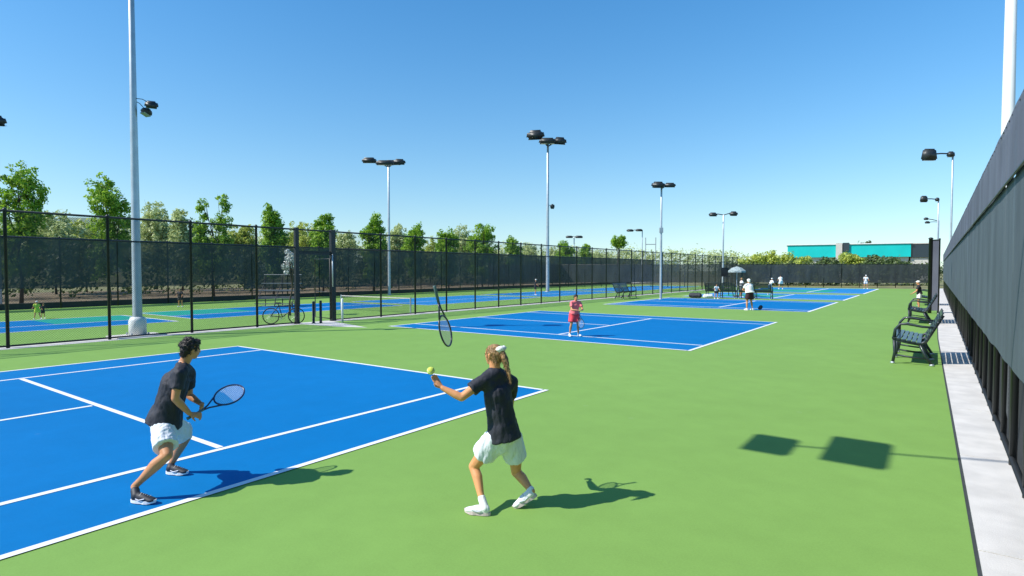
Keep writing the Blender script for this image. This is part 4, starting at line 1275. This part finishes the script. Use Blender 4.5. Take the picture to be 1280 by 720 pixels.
def racket(label, butt, tip, nrm, fm='racket_frame', sm='string', k=1.0, hw=.125):
    butt = V(butt); tip = V(tip); d = (tip - butt).normalized(); L = .685 * k; n_ = V(nrm); n_ = (n_ - d * n_.dot(d)).normalized(); s = d.cross(n_)
    base = butt; t = thing('tennis_racket', label, 'racket', base)
    m = Matrix((s, d, n_)).transposed()
    hc = L - .175 * k; hl = .172 * k; hw *= k
    b = bmesh.new(); tube(b, [m @ V((0, 0, 0)), m @ V((0, .012, 0)), m @ V((0, .2 * k, 0))], [.020 * k, .017 * k, .0155 * k], 8); obj('grip', b, 'grip', t, True)
    b = bmesh.new()
    tube(b, [m @ V((hw * math.sin(a), hc - hl * math.cos(a), 0)) for a in [i * math.pi / 20 for i in range(40)]], .0105 * k, 7, closed=True)
    for q in (-1, 1): tube(b, [m @ V((q * .006, .19 * k, 0)), m @ V((q * .018, .25 * k, 0)), m @ V((q * hw * .62, hc - hl * .80, 0))], .010 * k, 7)
    obj('frame', b, fm, t, True)
    b = bmesh.new()
    for i in range(-7, 8):
        x = i * hw / 8; h_ = hl * math.sqrt(max(0, 1 - (x / hw) ** 2)); tube(b, [m @ V((x, hc - h_, 0)), m @ V((x, hc + h_, 0))], .0011, 4)
    for i in range(-9, 10):
        y = i * hl / 10; w_ = hw * math.sqrt(max(0, 1 - (y / hl) ** 2)); tube(b, [m @ V((-w_, hc + y, .002)), m @ V((w_, hc + y, .002))], .0011, 4)
    obj('strings', b, sm, t)
    return t


pa = W(234, 523.5, 6.0); pb2 = W(301, 485, 6.45)
racket('dark blue tennis racket with pale strings held low by the crouching man', pa, pb2, -fd + V((0, 0, .55)) - rt * .15, 'racket_blue', 'string', .93, .135)
# racket in the air, head down
racket('black tennis racket hanging head down in mid air above the woman\'s raised hand', W(543, 357, 5.62), W(562, 435, 5.62), rt * .95 - fd * .30, 'racket_frame', 'stringd', .88, .135)


# ---- people farther away
def stand(px, py, h, face, spread=.12, armL=(.10, -.1, .0), armR=(.10, .1, 0), bend=.05, seat=False):
    """joints of an upright figure; face = ground heading vector"""
    p = G(px, py); f = V(face).normalized(); s = f.cross(V((0, 0, 1))); k = h / 1.75
    def q(x, y, z): return p + s * x * k + f * y * k + V((0, 0, z * k))
    J = dict(root=p, head=q(0, bend + .03, 1.62), neck=q(0, bend, 1.45), chest=q(0, bend * .7, 1.28), pelvis=q(0, 0, .96),
             shL=q(-.19, bend, 1.40), shR=q(.19, bend, 1.40), elL=q(-.25, bend + armL[0], 1.13), elR=q(.25, bend + armR[0], 1.13),
             wrL=q(-.2 + armL[1], bend + armL[0] + .18, 1.0 + armL[2]), wrR=q(.2 + armR[1], bend + armR[0] + .18, 1.0 + armR[2]),
             hipL=q(-.10, 0, .92), hipR=q(.10, 0, .92), knL=q(-.12 - spread * .4, .06, .50), knR=q(.12 + spread * .4, .06, .50),
             anL=q(-.12 - spread, 0, .09), anR=q(.12 + spread, 0, .09), face=f, front=f)
    for c, sg in (('L', -1), ('R', 1)):
        J['heel' + c] = q(sg * (.12 + spread), -.07, 0); J['toe' + c] = q(sg * (.12 + spread) + sg * .03, .2, 0)
        J['heel' + c].z = J['toe' + c].z = .012
    return J, k


far = dict(fine=False, vox=.016)
J, k = stand(717.5, 420.5, 1.46, -fd + rt * .35, .08, (.16, .12, .12), (.16, -.12, .12), .14)
person('player in a red top with red shorts on the second blue court', J, dict(far, k=k, shirt='pink', shorts='red', hair='short', girth=1.12, sockmat='white_cloth', short_len=.75, flare=.12))
racket('small racket held in front by the player in red', (J['wrL'] + J['wrR']) / 2, (J['wrL'] + J['wrR']) / 2 + V((0, 0, -.5)) + rt * .05 - fd * .1, -fd, 'racket_frame', 'string', .9)
J, k = stand(937, 388, 1.80, fd - rt * .3, .06, (.2, .1, .1), (.2, -.1, .1), .08)
person('heavy set player in white shirt and dark shorts seen from behind beyond the second court', J, dict(far, k=k, shirt='white_cloth', shorts='maroon', hair='short', hairmat='white_cloth', girth=1.3, short_len=.7, flare=.11, loose=.05))
b = bmesh.new(); limb(b, (0, 0, .1), (.12, .1, .08), (.05, 0, .2), (.1, .08, .09)); b = remesh(b, .02, 3); wrinkle(b, .01, 12)
tag(obj('small_bag', b, 'bag', None, True, G(950, 387.5)), 'little dark bag on the green surface right of the player in white', 'bag')
J, k = stand(976, 361.5, 1.75, fd, .1, bend=.1)
person('distant player in white left of centre before the back fence', J, dict(far, k=k * .95, shirt='white_cloth', shorts='shorts', hair='short', vox=.03, girth=1.3))
J, k = stand(1082, 361.3, 1.75, -fd - rt * .3, .05)
person('distant player all in white standing right of the back court before the back fence', J, dict(far, k=k * .95, shirt='white_cloth', shorts='shorts', hair='cap', hairmat='white_cloth', vox=.03))
J, k = stand(962, 369, 1.6, rt + fd * .2, .14, bend=.22)
person('distant bending player in pale clothes on the light blue court', J, dict(far, k=k * .95, shirt='white_cloth', shorts='sky_blue', hair='cap', hairmat='white_cloth', vox=.03))
J, k = stand(1149, 388.5, 1.72, -V((1, 0, 0)), .05)
person('person in black shirt, white cap and pale shorts standing at the second bench', J, dict(far, k=k, shirt='black_cloth', shorts='white_cloth', hair='cap', hairmat='white_cloth'))
J, k = stand(47, 399.5, .88, -fd + rt * .4, .12, bend=.1)
person('small child in a yellow green shirt on the court beyond the left fence', J, dict(far, k=k, shirt='yellow', shorts='yellow', hair='cap', hairmat='white_cloth', girth=1.1))
J, k = stand(53.5, 398.5, .72, rt - fd * .2, .06, bend=.12)
person('smaller child in dark clothes right beside the yellow shirted child', J, dict(far, k=k, shirt='black_cloth', shorts='black_cloth', hair='short', hairmat='blond_hair', girth=1.1))
J, k = stand(226, 384, 1.15, -fd, .05, bend=.05)
person('person in dark clothes at the far kerb right of the thick grey pole', J, dict(far, k=k * 1.05, shirt='black_cloth', shorts='black_cloth', hair='short', girth=1.3))
J, k = stand(669, 369, 1.5, rt, .04)
person('dark clothed person beyond the fence just left of the tallest pole', J, dict(far, k=k, shirt='black_cloth', shorts='black_cloth', hair='cap', hairmat='white_cloth'))
J, k = stand(895, 373.5, 1.2, -fd, .06, bend=.15)
person('short figure in pale top at the left end of the umbrella bench', J, dict(far, k=k, shirt='umbrella', shorts='black_cloth', hair='short'))
J, k = stand(926, 371.5, 1.65, rt, .06)
person('standing figure in cream shirt under the pale umbrella', J, dict(far, k=k, shirt='white_cloth', shorts='umbrella', hair='short', hairmat='blond_hair'))
